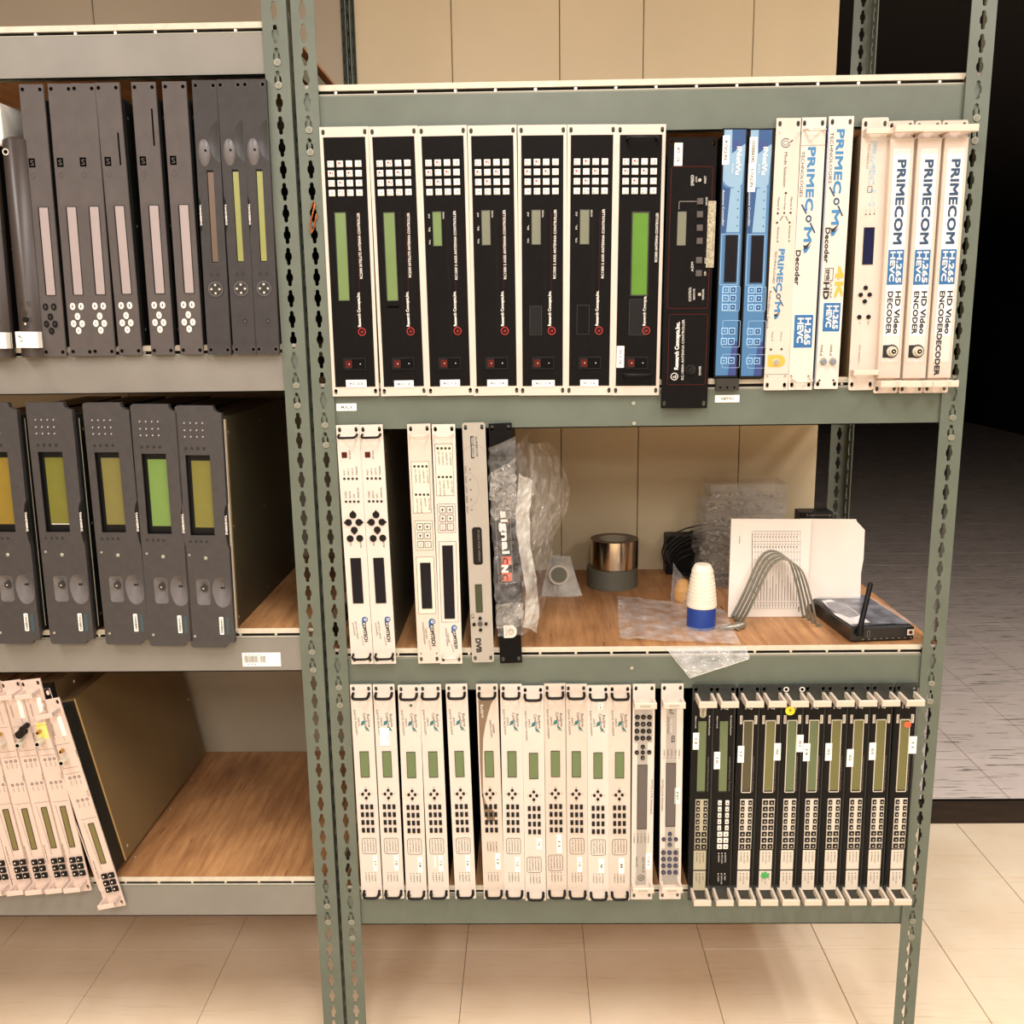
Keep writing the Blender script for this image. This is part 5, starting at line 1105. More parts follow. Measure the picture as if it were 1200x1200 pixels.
W4.chassis('chassis_side_brown' if mat('chassis_side_brown', (70,64,44), .5, metal=.2, var=.2, scale=5, rgb2=(56,50,34)) else '', .50, y0=.001)
b = MB(); b.box(.0866, .0885, .001, .010, .028, .455, 'edge_metal'); b.box(.0870, .0881, .016, .019, .03, .452, 'chassis_tan'); b.build('case_edge', W4.root)

# ================================================================ LEFT RACK, LOWER SHELF: LEANING BEIGE MODULES
G = 'leaning beige modules with small olive displays'
mat('beige_module', (212,190,176), .45, var=.05, scale=20); mat('lcd_khaki', (116,106,58), .3, var=.08, scale=20)
TE = [((45,822),(118.4,1047)), ((22,798),(82.4,1040)), ((-1.5,799.5),(61,1040)), ((-24,801),(36.8,1037)), ((-47,802),(14.6,1035)), ((-70,803),(-11,1034))]
LE = ['outermost leaning beige module with its large tan side in view', 'leaning beige module with a yellowish connector patch, second from the tan case', 'leaning beige module with a black plug near its top', 'leaning beige module with faint ring lamps, fourth from the tan case', 'leaning beige module with a dark gap beside its foot, fifth from the tan case', 'beige module farthest from the tan case, beyond the dark gap']
def foot2(t): return foot(*t, y=YF)
u = Unit('video_module', foot2(TE[0]), TE[0][0], .0441, 'L2', label=LE[0], cat='module', group=G); E0 = u
u.z0 = (BOARD['L2']-u.p0.z+.0441*abs(math.sin(u.a)))/math.cos(u.a)
u.z0 = max(.004, u.z0)
u.faceplate('beige_module', r=.001)
def lines(u, b, p_, q_, t=.0006, m='print_mid'):
    A = Vector(u.L(*p_)); B = Vector(u.L(*q_)); n_ = Vector((-(B-A)[1], (B-A)[0])).normalized()*t/2; b.flat([tuple(A+n_), tuple(B+n_), tuple(B-n_), tuple(A-n_)], -.0004, m)
b = MB()
for s in (((64.8,873.4),(82.2,870.4)), ((74.4,901),(91.6,898)), ((64.8,873.4),(74.4,901)), ((76.4,907.6),(94.2,904.4)), ((94.8,961),(112.6,957.4)), ((98,964),(119.5,1020)), ((66,838),(76,868)), ((118,1046),(121,1046))): lines(u, b, *s, t=.0005)
for rr in (((82,911.8),(87.5,910.7),(92.8,909.8)), ((91.2,938.4),(96.8,937.3),(102.2,936.2))):
    for p_ in rr:
        c = u.L(*p_); b.ring(c[0], c[1], .0018, .0030, -.0005, 'print_mid', 10); b.text('LOCK', (c[0]-.001, c[1]-.006), (c[0]-.001, c[1]-.0165), .002, 'print_mid', -.0004)
for t, p_, q_ in (('VIDEO MONITOR', (59.5,848), (65,862)), ('ENCODER MODULE', (108.6,1009), (114,1030)), ('INPUT', (88,879), (90.5,888)), ('TEST POINT', (101,926), (103.6,933))): A = u.L(*p_); B = u.L(*q_); b.text(t, A, (A[0], A[1]-math.hypot(B[0]-A[0], B[1]-A[1])), .0026, 'print_mid', -.0004)
b.build('lettering', u.root)
a = u.L(103.6, 965.6); c = u.L(124.3, 1010.8); b = MB(); b.bezel(a[0]-.0008, c[1]-.0008, c[0]+.0008, a[1]+.0008, .0008, -.0014, 0, 'lcd_bezel'); b.box(a[0], c[0], -.0004, 0, c[1], a[1], 'lcd_khaki'); b.build('display', u.root)
k = MB()
for p_ in ((123,1026.4),(130.9,1024.8),(125.2,1034.4),(133,1032.8),(127.8,1042),(135.8,1040.6)): c = u.L(*p_); k.bbox(c[0]-.0058, c[0]+.0058, -.005, 0, c[1]-.0056, c[1]+.0056, 'black', b=.001); k.disc(c[0]-.001, c[1]+.001, .0018, -.0052, 'key_white', 8)
k.build('key', u.root, kind='stuff')
def slant_handle(u, z, s):
    b = MB(); b.box(.004, .009, -.030, 0, z-.004, z+.004, 'beige_module'); b.box(.035, .040, -.030, 0, z-.004, z+.004, 'beige_module'); b.bbox(.004, .040, -.034, -.029, z-.005, z+.005, 'beige_module', b=.0008); return b.build('handle', u.root)
slant_handle(u, .4826-.024, 1); slant_handle(u, .024, -1)
def bnc(u, p_, m='rivet_bright', r=.0058, out=.022):
    c = u.L(*p_); b = MB(); b.cyl(c[0], c[1], r*1.25, -.003, 0, 'edge_metal', 6); b.cyl(c[0], c[1], r, -out, -.003, m, 14); b.cyl(c[0], c[1], r*1.15, -out*.8, -out*.55, m, 14); b.disc(c[0], c[1], r*.7, -out-.0003, 'hole_black', 10); return b.build('coax_socket', u.root)
bnc(u, (77.5, 889)); bnc(u, (74.6, 878), 'brass' if mat('brass', (190,150,70), .35, metal=.8) else '', r=.0035, out=.014)
u.sticker((66.5, 840), (78.5, 861.5), None, name='paper_label')
b = MB(); x0 = .0016; x1 = .0425; b.bbox(x0, x1, .0032, .050, u.z0, .455, 'side_black', b=.0006); b.build('front_bay', u.root)
EM = [u]
for i in range(1, 6):
    v = place(u.root, u, foot2(TE[i]), TE[i][0], LE[i], skip=('paper_label',) if i > 2 else ()); EM.append(v)
for v in EM[1:]:
    b = MB(); b.bbox(.0016, .0425, .050, .40, v.z0+.002, .452, 'chassis_tan'); b.build('chassis', v.root)
b = MB(); b.bbox(.0012, .0437, .050, .57, E0.z0, .457, 'chassis_side_tan' if mat('chassis_side_tan', (140,116,78), .5, metal=.25, var=.12, scale=4, rgb2=(122,100,68)) else ''); b.box(.0437, .0446, .050, .0535, E0.z0, .457, 'case_edge_tan' if mat('case_edge_tan', (214,176,116), .45, metal=.2) else '')
b.build('chassis', E0.root)
b = MB()
for yy, zz in ((.07,.452),(.09,.020),(.30,.022),(.45,.02),(.56,.20),(.075,.06)): b.add([(.0440, yy+.004*math.cos(t), zz+E0.z0*.5+.004*math.sin(t)) for t in [j*math.pi/4 for j in range(8)]]+[(.0455, yy, zz+E0.z0*.5)], [(j, (j+1) % 8, 8) for j in range(8)], 'rivet_bright')
b.build('screws', E0.root, kind='stuff')
E1 = EM[2]; c = (.026, .372); b = MB(); b.cyl(c[0], c[1], .0085, -.020, 0, 'black', 14); b.cyl(c[0]+.010, c[1]+.012, .0058, -.022, 0, 'black', 12); b.tube([(c[0], -.014, c[1]), (c[0]+.010, -.016, c[1]+.012)], .0055, 'black', 8); b.build('plug', E1.root)
for v in (EM[1],): b = MB(); mat('yellow_patch', (236,222,120), .6); b.rect(.012, .352, .034, .388, -.0003, 'yellow_patch'); b.build('patch', v.root)
# bare panel tucked behind the outermost module
t_ = ((34.5,811.5),(117,1046)); up = Unit('blank_panel', foot(*t_, y=-.0003), t_[0], .0430, None, y=-.0003, label='beige panel tucked behind the outermost leaning module, only its top corner shows', cat='panel')
up.faceplate('beige_module', r=.001, t=.0012, outer=rrect(0, .02, .043, .4826, .001))
# ================================================================ LOOSE THINGS ON THE MIDDLE SHELF AND TAGS ON THE RACKS
ZM = BOARD['R1']
def film_mat(name, fac, tint, rough=.12, scale=40):
    m = bpy.data.materials.new(name); m.use_nodes = True; nt = m.node_tree; b = nt.nodes['Principled BSDF']; out = nt.nodes['Material Output']
    b.inputs['Base Color'].default_value = (*lin(tint), 1); b.inputs['Roughness'].default_value = rough; b.inputs['Specular IOR Level'].default_value = .8
    tr = nt.nodes.new('ShaderNodeBsdfTransparent'); mx = nt.nodes.new('ShaderNodeMixShader'); n = nt.nodes.new('ShaderNodeTexNoise'); n.inputs['Scale'].default_value = scale; n.inputs['Detail'].default_value = 4
    tc = nt.nodes.new('ShaderNodeTexCoord'); nt.links.new(tc.outputs['Object'], n.inputs['Vector'])
    mr = nt.nodes.new('ShaderNodeMapRange'); mr.inputs['From Min'].default_value = .35; mr.inputs['From Max'].default_value = .7; mr.inputs['To Min'].default_value = fac*.5; mr.inputs['To Max'].default_value = min(1, fac*1.6)
    nt.links.new(n.outputs['Fac'], mr.inputs['Value']); nt.links.new(mr.outputs[0], mx.inputs[0]); nt.links.new(tr.outputs[0], mx.inputs[1]); nt.links.new(b.outputs[0], mx.inputs[2]); nt.links.new(mx.outputs[0], out.inputs[0]); MATS[name] = m
film_mat('clear_film', .24, (232,226,216), .08); film_mat('cloudy_film', .62, (206,204,196), .3, 20); film_mat('clear_plastic', .15, (205,203,196), .08, 12); film_mat('face_film', .13, (225,222,218), .1, 50); film_mat('bag_film', .30, (215,215,213), .10, 30)
def sheet(mb, P00, nu, nv, f, m, amp=.003, freq=30, seed=0):
    vs = []
    for j in range(nv+1):
        for i in range(nu+1):
            p = Vector(f(i/nu, j/nv)); q = p*freq+Vector((seed, seed*2.3, 0))
            n1 = noise.noise(q); n2 = noise.noise(q*2.3+Vector((5, 9, 2))); n3 = 1-abs(noise.noise(q*1.4))*2
            vs.append((p.x+amp*n1*.6, p.y+amp*(n2*.5-n3*.8), p.z+amp*n1*.5))
    mb.add(vs, [(j*(nu+1)+i, j*(nu+1)+i+1, (j+1)*(nu+1)+i+1, (j+1)*(nu+1)+i) for j in range(nv) for i in range(nu)], m, False)
# ---- film round the black unit
M = AN.root.matrix_world
A_ = Vector(AN.root.location); ex, ez = AN.ex, AN.ez
def loc(x, y, z): return A_+ex*x+ez*z+Vector((0, y, 0))
b = MB()
def fa(s, t):                  # over the face, then round the right side and bulging away behind
    z = .060+t*(.437-.060)
    if s < .35: return loc(-.003+.052*s/.35, -.007-.004*math.sin(s*9), z+(.02*(s/.35) if t > .98 else 0))
    r = (s-.35)/.65; bulge = .028+.040*math.sin(math.pi*min(1, t*1.05))**.7*(t > 0)
    return loc(.049+bulge*math.sin(r*math.pi*.60), -.004+.20*r, z-.03*r*(1-t)+.012*math.sin(r*3)*(t > .8))
sheet(b, None, 46, 60, fa, 'face_film', .0065, 60, 1)
def fb(s, t): return loc(.050+.026*s+.006*math.sin(t*7), .002+.02*s, .075+t*.31-.02*s)
sheet(b, None, 12, 44, fb, 'cloudy_film', .0045, 45, 4)
def fc(s, t): return loc(.074+.085*s*(.35+.65*math.sin(t*math.pi*.85+.2)), .05+.16*s, .22+t*.215-.02*s)
sheet(b, None, 30, 30, fc, 'clear_film', .0075, 40, 8)
def fd(s, t): return loc(-.002+.050*s, -.009-.006*math.sin(t*math.pi), .30+t*.115-.025*(1-s)*t)
sheet(b, None, 26, 26, fd, 'clear_film', .0090, 85, 11)
def fe(s, t): return loc(-.003+.054*s, -.009, .078+t*.05)
sheet(b, None, 22, 14, fe, 'clear_film', .0060, 80, 14)
tag(b.build('plastic_wrap'), 'crumpled clear plastic wrap bunched around the black unit with the signal lettering', 'wrap')
# ---- small pouch with a round thing inside
p0 = onZ(658, 701, ZM); Yp = p0.y
def pp(u_, v_, dy=0): return onY(u_, v_, Yp+dy)
b = MB()
def pouch(s, t, side):
    L0 = Vector((634+ (645-634)*t**1.2, 701-(701-651)*t)); R0 = Vector((685-(685-668)*t**.8, 702-(702-652)*t)); q = L0.lerp(R0, s)
    return pp(q.x, q.y, side*.018*math.sin(math.pi*s)*(.25+.75*math.sin(math.pi*min(1, t*.9+.1)))+.03*t+.02)
for side in (-1, 1): sheet(b, None, 16, 16, lambda s, t: pouch(s, t, side), 'cloudy_film', .0016, 60, side+3)
po = b.build('pouch'); tag(po, 'small cloudy plastic pouch with a round disc inside, leaning behind the wrapped unit', 'pouch')
c = pp(655, 673, .014); c2 = pp(664.5, 673, .014); r = (c2-c).length; b = MB(); b.cyl(c.x, c.z, r, c.y-.006, c.y+.004, 'connector_gray' if mat('connector_gray', (112,112,98), .5) else '', 20); b.ring(c.x, c.z, r, r*1.28, c.y-.0062, 'pad_cream', 20); b.build('disc', po)
# ---- two rolls of tape
mat('duct_gray', (92,92,80), .55); mat('foil', (205,192,170), .16, metal=1., bump=.25, bscale=25, stretch=(1,1,.15)); mat('roll_side', (96,84,66), .5); mat('core_card', (150,140,120), .7)
f = onZ(720, 693.5, ZM); rg = .0625; cg = Vector((f.x, f.y+rg, ZM))
b = MB(); b.lathe([(.038,.0005),(rg,.0005),(rg,.0485),(.040,.0485),(.038,.0470),(.038,.0005)], 'duct_gray', cg, 40, mats=['duct_gray','duct_gray','roll_side','core_card','core_card']); tag(b.build('duct_tape'), 'dull grey roll of duct tape lying under the shiny roll', 'tape roll')
cm = cg+Vector((.005, .002, .049)); rm = .0590; b = MB(); b.lathe([(.036,.0005),(rm,.0005),(rm,.0690),(.038,.0690),(.036,.0680),(.036,.0005)], 'foil', cm, 48, mats=['foil','foil','roll_side','core_card','core_card']); tag(b.build('foil_tape'), 'shiny metallic roll of foil tape stacked on the grey roll', 'tape roll')
# ---- white ribbed cap on a blue base
mat('cap_white', (232,220,200), .5); mat('base_blue', (28,62,140), .35)
f = onZ(824.5, 740, ZM); rb = .0300; cc = Vector((f.x, f.y+rb, ZM+.0005))
root = empty('signal_feed', cc, label='white ribbed cone on a bright blue base standing on the clear bag', cat='feed')
b = MB(); b.lathe([(0,0),(rb,0),(rb+.0005,.004),(rb+.0003,.044),(rb-.001,.047),(0,.047)], 'base_blue', (0,0,0), 40); b.build('base', root)
prof = [(0,.047),(.0318,.047),(.0318,.053)]; z = .053; r = .0312
for k in range(8): prof += [(r, z+.001), (r-.0002, z+.0070), (r-.0012, z+.0078)]; z += .0078; r -= .00062+.00010*k
prof += [(r,z),(r-.0008,z+.010),(.0172,z+.021),(.0155,z+.0225),(0,z+.0228)]
b = MB(); b.lathe(prof, 'cap_white', (0,0,0), 40); b.build('cone', root)
# ---- small metal plug beside it
mat('plug_gray', (150,146,134), .35, metal=.7)
a = onZ(842, 736, ZM+.007); c = onZ(873, 733, ZM+.007); d = (c-a); b = MB()
b.tube([a, a+d*.3, a+d*.38, a+d*.62, a+d*.7, a+d*.92, c], [.0016,.0022,.0052,.0075,.0085,.0078,.0045], 'plug_gray', 12)
b.tube([a+d*.62+Vector((0,-.004,-.002)), a+d*.66+Vector((.004,-.014,-.004))], .0026, 'plug_gray', 8); tag(b.build('metal_plug'), 'small grey metal plug lying beside the blue base', 'plug')
# ---- yellow piece in the bag
mat('yellow_rubber', (236,172,56), .45)
f = onZ(800, 708, ZM); b = MB(); b.lathe([(0,.0005),(.017,.0005),(.019,.006),(.019,.026),(.016,.034),(.0125,.048),(.0,.052)], 'yellow_rubber', (f.x+.003, f.y+.03, ZM), 20); tag(b.build('rubber_cap'), 'orange yellow rubber cap standing behind the white cone', 'cap')
# ---- clear bag lying on the shelf and over its edge
b = MB(); zb_ = ZM+.0012
def quad(P, s, t): return (P[0].lerp(P[1], s)).lerp(P[3].lerp(P[2], s), t)
lay = [onZ(723, 700, zb_), onZ(848, 716, zb_), onZ(868, 757, zb_), onZ(726, 751, zb_)]
lay[2].y = max(lay[2].y, .006); lay[3].y = max(lay[3].y, .006)
def lf(s, t): p = quad(lay, s, t); p.z = zb_+.004+.005*abs(noise.noise(p*28)); return p
sheet(b, None, 40, 22, lf, 'bag_film', .0022, 60, 2)
E0_ = onZ(780, 757, zb_); E1_ = onZ(872, 757, zb_); E0_.y = E1_.y = .004
tip = onY(808, 793, -.014); tip2 = onY(876, 771, -.010)
def hf(s, t):
    top = E0_.lerp(E1_, s); bot = tip.lerp(tip2, s); p = top.lerp(bot, t); p.y = -.004-.014*math.sin(t*1.5)-.004; p.z = top.z+.003+(bot.z-top.z)*t; return p
sheet(b, None, 34, 18, hf, 'bag_film', .0030, 70, 6); sheet(b, None, 34, 18, lambda s, t: hf(s, t)+Vector((0, -.003, 0)), 'bag_film', .0034, 90, 9)
pk = [onZ(786, 704, zb_), onZ(838, 716, zb_)]; pt_ = onY(789, 659, pk[0].y+.02); pt2 = onY(812, 690, pk[1].y+.02)
def pf(s, t): return pk[0].lerp(pk[1], s).lerp(pt_.lerp(pt2, s), t)
sheet(b, None, 16, 14, pf, 'bag_film', .0030, 60, 12)
b.tube([tip+Vector((0,-.006,0)), tip2+Vector((0,-.006,0))], .0008, 'label_white', 5); b.tube([tip+Vector((0,-.006,0)), E0_+Vector((0,-.012,0))], .0006, 'label_white', 5)
tag(b.build('clear_bag'), 'flat clear plastic bag lying on the shelf with one corner hanging over the edge', 'bag')
# ---- loose papers
mat('sheet_white', (236,226,214), .6, var=.02, scale=6); mat('table_print', (90,84,80), .6)
def paper(name, pix, Yv, lean, lb, th=.003, curl=0):
    base = min(p.z for p in [onY(*q, Yv) for q in pix]); pts = []
    for q in pix:
        p = onY(*q, Yv); dy = lean*(p.z-base); p = onY(*q, Yv+dy); pts.append(p)
    b = MB(); n_ = len(pts); b.add([tuple(p) for p in pts]+[tuple(p+Vector((0, th, 0))) for p in pts], [tuple(range(n_)), tuple(range(2*n_-1, n_-1, -1))]+[(i, i+n_, (i+1) % n_+n_, (i+1) % n_) for i in range(n_)], 'sheet_white')
    o = b.build(name); tag(o, lb, 'papers'); return o, base
Y1 = onZ(900, 723, ZM).y; o1, zb1 = paper('paper_sheets', [(853,723),(945,722.5),(951,608.5),(857,608)], Y1, .16, 'upright white papers printed with a table, standing behind the metal arches')
o2, _ = paper('paper_sheets', [(938,708),(1008,707),(1009,672),(1012,655),(1013.5,621),(1004,611),(1003.5,608.5),(938,608)], Y1+.026, .16, 'blank white papers with a curled corner behind the black router', th=.002)
b = MB()
def PQ(u_, v_, e=.0006):
    p = onY(u_, v_, Y1); p = onY(u_, v_, Y1+.16*(p.z-zb1)-e); return p
def tl_(a, c, t=.0005):
    A = PQ(*a); B = PQ(*c); d = (B-A); n_ = Vector((-d.z, 0, d.x)).normalized()*t; b.add([A+n_, B+n_, B-n_, A-n_], [(0,1,2,3)], 'table_print')
for k in range(17): uu = 882.+k*3.5; tl_((uu, 622.5), (uu-1.2, 713), .00022)
for vv in (622.5, 626, 634.5, 638, 647, 656, 703, 706.5, 713): tl_((881.5, vv), (938.5, vv), .00025)
tl_((881.5,625), (880.8,713), .0004)
for k in range(15):
    uu = 884.5+k*3.5; L_ = 12+((k*37) % 23)
    tl_((uu, 702), (uu+.4, 702-L_), .0006); tl_((uu, 630), (uu, 628.5), .0009); tl_((uu, 642), (uu, 640), .0009); tl_((uu, 711), (uu, 708), .0007)
tl_((867,628), (866.6,637), .0006); tl_((936,717), (936,711), .0012)
b.build('printed_table', o1)
# ---- arched metal sorter
mat('arch_metal', (130,130,118), .35, metal=.5)
root = empty('desk_sorter', onZ(905, 735, ZM), label='grey metal desk sorter of four nested arches in front of the papers', cat='sorter')
K_ = [(857.5,722),(864,711),(874,690),(884,667),(891,654),(898,647.5),(905,645.5),(913,647.5),(920,652),(926,660),(931,675),(937,700),(941,722),(943.5,736)]
for k in range(4):
    Yk = Y1-.006-.020*k; b = MB(); path = []
    for i, (uu, vv) in enumerate(K_):
        uu += 3.3*k+(i/13.)*2.3*k; vv += 3.0*k+(.2*k if i < 7 else .6*k); path.append(onY(uu, vv, Yk))
    zs = ZM+.0035; path[0].z = zs; path[-1].z = zs
    path = [p-root.location for p in path]
    dense = []
    for i in range(len(path)-1):
        p0_, p1_, p2_, p3_ = path[max(i-1,0)], path[i], path[i+1], path[min(i+2,len(path)-1)]
        for t in (0, .33, .67): dense.append(.5*((2*p1_)+(-p0_+p2_)*t+(2*p0_-5*p1_+4*p2_-p3_)*t*t+(-p0_+3*p1_-3*p2_+p3_)*t**3))
    dense.append(path[-1]); n_ = len(dense); vs = []
    for i, p in enumerate(dense):
        d = (dense[min(i+1,n_-1)]-dense[max(i-1,0)]).normalized(); nn = Vector((-d.z, 0, d.x))
        for a_, y_ in ((.0011,-.0065),(.0011,.0065),(-.0011,.0065),(-.0011,-.0065)): vs.append(p+nn*a_+Vector((0,y_,0)))
    b.add(vs, [(i*4+t, i*4+(t+1) % 4, (i+1)*4+(t+1) % 4, (i+1)*4+t) for i in range(n_-1) for t in range(4)]+[(0,1,2,3),(n_*4-1,n_*4-2,n_*4-3,n_*4-4)], 'arch_metal'); b.build('arch', root)
b = MB(); l0 = onZ(859, 724, ZM)-root.location; l1 = onZ(871, 735, ZM)-root.location; r0 = onZ(943, 737, ZM)-root.location; r1 = onZ(958, 750, ZM)-root.location
for a, c in ((l0, l1),): b.tube([a+Vector((0,.008,.0035)), c+Vector((0,-.006,.0035))], .0022, 'arch_metal', 8)
b.build('base_rod', root)
# ---- clear cases with screws
mat('screw_steel', (205,200,190), .4, metal=.4); mat('screw_dark', (88,80,70), .4, metal=.6)
spec = [(821,908,3),(824,912,1),(820,908,5),(822,914,2),(824,917,4),(826,920,6),(832,919,7)]
Ybx = .42; hb = .0362
for k, (ua, ub, sd) in enumerate(spec):
    xa = onY(ua, 640, Ybx).x; xb = onY(ub, 640, Ybx).x; z = ZM+.0005+k*(hb+.0006); rnd = random.Random(sd); sh = rnd.uniform(-.004, .004)
    r_ = empty('screw_case', ((xa+xb)/2, Ybx+.055, z), (0, 0, rnd.uniform(-.03, .03)), cat='case', group='clear plastic screw cases stacked at the back of the shelf',
        label=['bottom clear screw case of the stack behind the papers','second clear screw case from the bottom of the stack','third clear screw case from the bottom of the stack','middle clear screw case of the stack','third clear screw case from the top of the stack','second clear screw case from the top, full of washers','topmost clear screw case with an empty lid and a front latch'][k])
    w_ = (xb-xa)/2; b = MB(); t = .0012; d_ = .055
    for (x0,x1,y0,y1,z0,z1) in ((-w_,w_,-d_,-d_+t,0,hb*.62),(-w_,w_,d_-t,d_,0,hb*.62),(-w_,-w_+t,-d_,d_,0,hb*.62),(w_-t,w_,-d_,d_,0,hb*.62),(-w_,w_,-d_,d_,0,t)): b.box(x0,x1,y0,y1,z0,z1,'clear_plastic')
    for j in (-1/3., 1/3.): b.box(w_*j*1.0-.0005, w_*j+.0005, -d_, d_, t, hb*.55, 'clear_plastic')
    b.build('tray', r_)
    b = MB(); b.box(-w_-.001, w_+.001, -d_-.001, d_+.001, hb-t, hb, 'clear_plastic'); b.box(-w_-.001, w_+.001, -d_-.001, -d_, hb*.62, hb, 'clear_plastic'); b.box(-w_-.001, -w_, -d_, d_, hb*.62, hb, 'clear_plastic'); b.box(w_, w_+.001, -d_, d_, hb*.62, hb, 'clear_plastic'); b.box(-.018, .018, -d_-.004, -d_-.001, hb*.40, hb*.80, 'clear_plastic'); b.build('lid', r_)
    b = MB()
    for _ in range(110 if k < 6 else 40):
        x = rnd.uniform(-w_+.006, w_-.006); y_ = rnd.uniform(-d_+.004, -d_+.045); zz = t+rnd.uniform(.002, hb*(.62 if k < 6 else .25)); a_ = rnd.uniform(0, math.pi); l_ = rnd.uniform(.003, .008); dv = Vector((math.cos(a_), rnd.uniform(-.5,.5), math.sin(a_)*.6))*l_
        if rnd.random() < .45: b.ring(x, zz, .0016, .0038, y_, rnd.choice(['screw_steel','screw_dark']), 8, k=rnd.uniform(.5,1))
        else: b.tube([Vector((x,y_,zz))-dv*.5, Vector((x,y_,zz))+dv*.5], .0012, rnd.choice(['screw_steel','screw_dark','edge_metal']), 5)
    b.build('screws', r_, kind='stuff')
# ---- cables and a black adapter in front of the cases
b = MB(); mat('cable_black', (20,19,20), .4)
def qd(u_, v_, y): return onY(u_, v_, y)
f = onZ(800, 676, ZM); b.bbox(onY(783,640,f.y).x, onY(833,640,f.y).x, f.y+.02, f.y+.09, ZM+.0005, onY(800,629,f.y+.02).z, 'black', b=.003); tag(b.build('power_adapter'), 'black adapter box half hidden by its coiled cable', 'adapter')
b = MB()
for k in range(7):
    rx = .075+.010*k; rz = .040+.006*k; c0 = onY(826+2*k, 664-3*k, f.y-.015+.004*k); pts = []
    for i in range(26):
        a_ = i*2*math.pi/26; pts.append((c0.x+rx*math.cos(a_), c0.y+.012*math.sin(a_*2+k), max(ZM+.004, c0.z+rz*math.sin(a_)+.004*math.sin(3*a_+k))))
    b.tube(pts, .0019, 'cable_black', 6, closed=True)
tag(b.build('cable_coil'), 'loose coil of thin black cable behind the yellow cap', 'cable')
# ---- little black box on the back behind the papers
b = MB(); yq = .50; a = onY(938, 600.5, yq); c = onY(976, 608, yq); zt_ = a.z; b.bbox(a.x, c.x, yq, yq+.05, ZM+.0005, zt_, 'black', b=.001); b.text('Lightning', (a.x+.016, zt_-.009), (c.x-.004, zt_-.009), .005, 'print_gray', yq-.0003); tag(b.build('product_box'), 'black box with small pale lettering showing just above the papers', 'box')
# ---- router
mat('router_black', (17,16,18), .28); film_mat('gloss_film', .25, (210,210,220), .05, 30)
A = onZ(996, 753.5, ZM); B = onZ(1086, 750, ZM); D = onZ(951, 715, ZM); B.y = A.y+(B.y-A.y); exr = (B-A).normalized(); W_ = (B-A).length; dr = (D-A); dr = dr-exr*dr.dot(exr); DD = dr.length; dr.normalize()
W_ = min(W_, 1.150-A.x-.002)
rt = empty('wireless_router', A, (0, 0, math.atan2(exr.y, exr.x)), label='black wireless router under glossy film with one stub antenna', cat='router')
skew = (D-A).dot(exr); hR = .033
b = MB(); vs = []
for z_, ins in ((.001, .004), (.004, 0), (hR-.004, 0), (hR, .005)):
    vs += [(ins, ins, z_), (W_-ins, ins, z_), (W_-ins, DD-ins, z_), (skew+ins if skew < 0 else ins, DD-ins, z_)]
b.add(vs, [(k*4+i, k*4+(i+1) % 4, (k+1)*4+(i+1) % 4, (k+1)*4+i) for k in range(3) for i in range(4)]+[(3,2,1,0),(12,13,14,15)], 'router_black'); b.build('housing', rt)
b = MB(); sheet(b, None, 30, 16, lambda s, t: (W_*s*.98+.002+skew*t*(1-s)*.9, DD*t*.96+.003, hR+.0035), 'gloss_film', .0035, 60, 5); b.build('film', rt)
mat('torn_gray', (116,110,106), .7); mat('scrap_white', (226,220,212), .6)
b = MB(); b.add([(skew*.80+.006,DD*.8,hR+.0016),(skew*.5+.030,DD*.84,hR+.0016),(.052,DD*.62,hR+.0016),(.050,DD*.10,hR+.0016),(.004,DD*.06,hR+.0016),(skew*.3-.002,DD*.36,hR+.0016)], [(0,1,2,3,4,5)], 'scrap_white'); b.add([(skew*.6+.010,DD*.74,hR+.0022),(.050,DD*.76,hR+.0022),(.048,DD*.30,hR+.0022),(.020,DD*.24,hR+.0022),(.014,DD*.36,hR+.0022),(.0,DD*.42,hR+.0022)], [(0,1,2,3,4,5)], 'torn_gray'); b.build('torn_label', rt)
b = MB()
for k in range(11): b.box(.024+.0125*k, .029+.0125*k, -.0006, .001, .006, .0075, 'print_gray')
b.box(.118, .132, -.0008, .001, .012, .024, 'pad_cream'); b.disc(.125, .018, .0042, -.001, 'print_red_dark', 8); b.frame(.034, .012, .040, .024, .0008, -.0008, 'print_gray'); b.build('front_marks', rt)
iv = rt.matrix_basis.inverted()
a = onY(1008, 735, A.y-.004); c = onY(1020.5, 682.5, A.y+.006)
b = MB(); bpy.context.view_layer.update(); Mi = (Matrix.Translation(A) @ Matrix.Rotation(math.atan2(exr.y, exr.x), 4, 'Z')).inverted(); a = Mi @ a; c = Mi @ c; a.y = min(a.y, -.006)
b.tube([a-Vector((0,0,.018)), a, a.lerp(c, .06), a.lerp(c, .95), c], [.0072,.0070,.0056,.0052,.0035], 'black', 12); b.tube([a+Vector((-.002,.012,-.012)), a+Vector((0,0,-.010))], .0055, 'black', 10); b.build('antenna', rt)

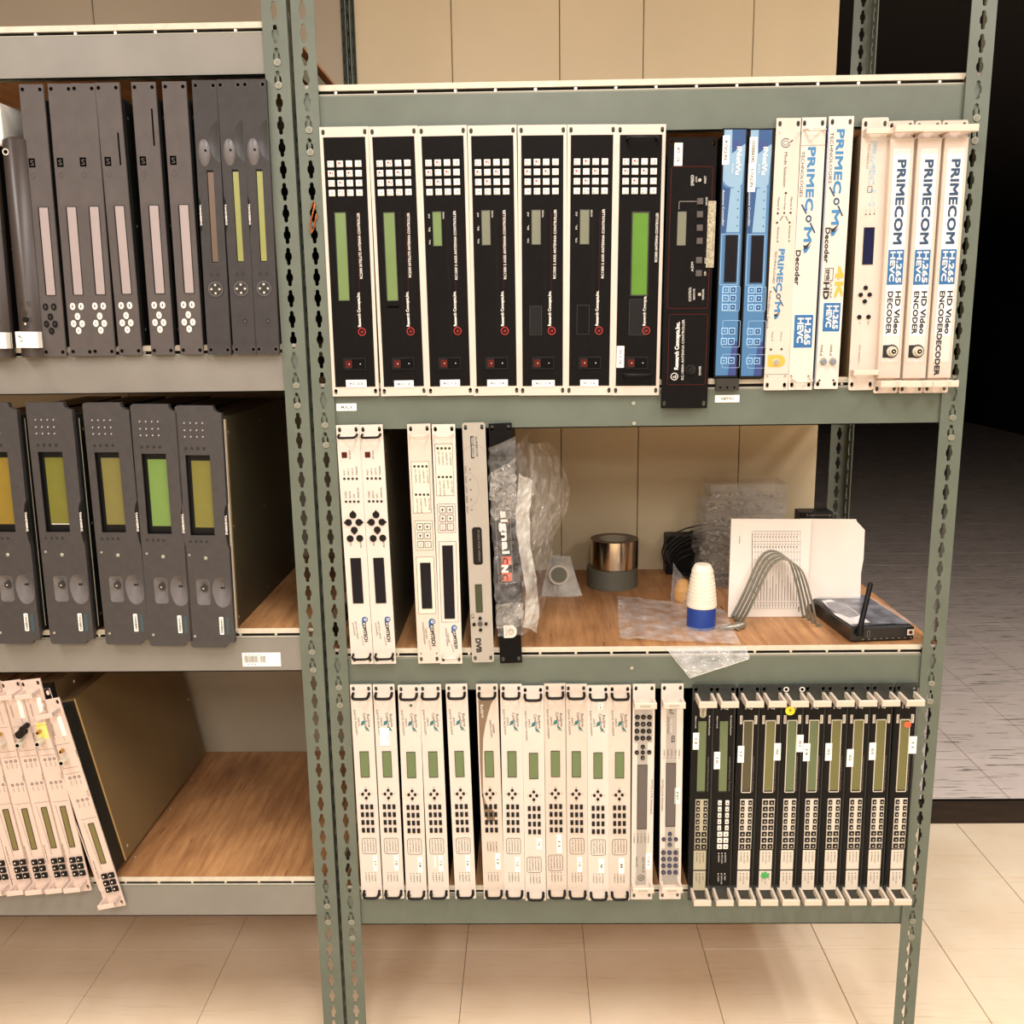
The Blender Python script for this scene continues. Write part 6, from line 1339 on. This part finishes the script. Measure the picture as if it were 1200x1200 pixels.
# ---------------------------------------------------------------- tags on the beams, wire on the post
def stick_tag(name, tl, br, y, text, lb, h=.0048, cat='label'):
    a = onY(*tl, y); c = onY(*br, y); b = MB(); b.bbox(a.x, c.x, y-.0006, y+.0001, c.z, a.z, 'label_white', b=.0002)
    if text: w_ = (c.x-a.x); b.text(text, (a.x+w_*.24, (a.z+c.z)/2-h/2), (a.x+w_*.76, (a.z+c.z)/2-h/2), h, 'print_black', y-.0009, .01)
    return tag(b.build(name), lb, cat), a, c
stick_tag('shelf_label', (394, 473), (418, 481.3), .0055, 'RCI', 'small white tag reading RCI on the beam under the first antenna controller')
stick_tag('shelf_label', (838, 463), (866.3, 471.3), .0055, 'iNETVU', 'small white tag reading iNETVU on the beam under the blue controllers')
o, a, c = stick_tag('barcode_label', (283.5, 765), (329.5, 780.8), .0055, None, 'white barcode label on the beam under the wide dark receivers')
b = MB(); rn = random.Random(3); x = a.x+.004; xe = a.x+(c.x-a.x)*.60
while x < xe:
    w_ = rn.choice([.0004, .0006, .0010]); 
    if abs(x-(a.x+.0345)) > .002: b.rect(x, c.z+.0085, x+w_, a.z-.0065, .0048, 'print_black')
    x += w_+rn.choice([.0006, .0009])
for k in range(6): b.rect(a.x+.006+.006*k, a.z-.0048, a.x+.009+.006*k, a.z-.0036, .0048, 'print_mid')
for k in range(3): b.rect(a.x+.010+.007*k, c.z+.0045, a.x+.013+.007*k, c.z+.006, .0048, 'print_mid')
b.build('barcode', o)
mat('copper', (190,110,64), .3, metal=.9)
P_ = [(364.5,243),(367.5,236),(369,240),(366,252),(363.5,262),(362.8,268),(365,273.5),(367.6,268),(369.5,258),(371.2,251),(371.5,256)]
b = MB(); b.tube([onY(uu, vv, -.004-.002*(i % 2)) for i, (uu, vv) in enumerate(P_)], .0015, 'copper', 8); b.tube([onY(368.2, 238, -.004), onY(367.5, 246, .006)], .0015, 'copper', 6); tag(b.build('copper_wire'), 'twist of copper wire hooked through the slotted post', 'wire')
b = MB()
for p_ in ((742.3, 472.5), (743, 496), (740.3, 782.5)): c = onY(*p_, .0058); b.cyl(c.x, c.z, .0036, .0035, .006, 'rivet_metal', 10)
b.build('beam_screw', right_rack, kind='stuff')
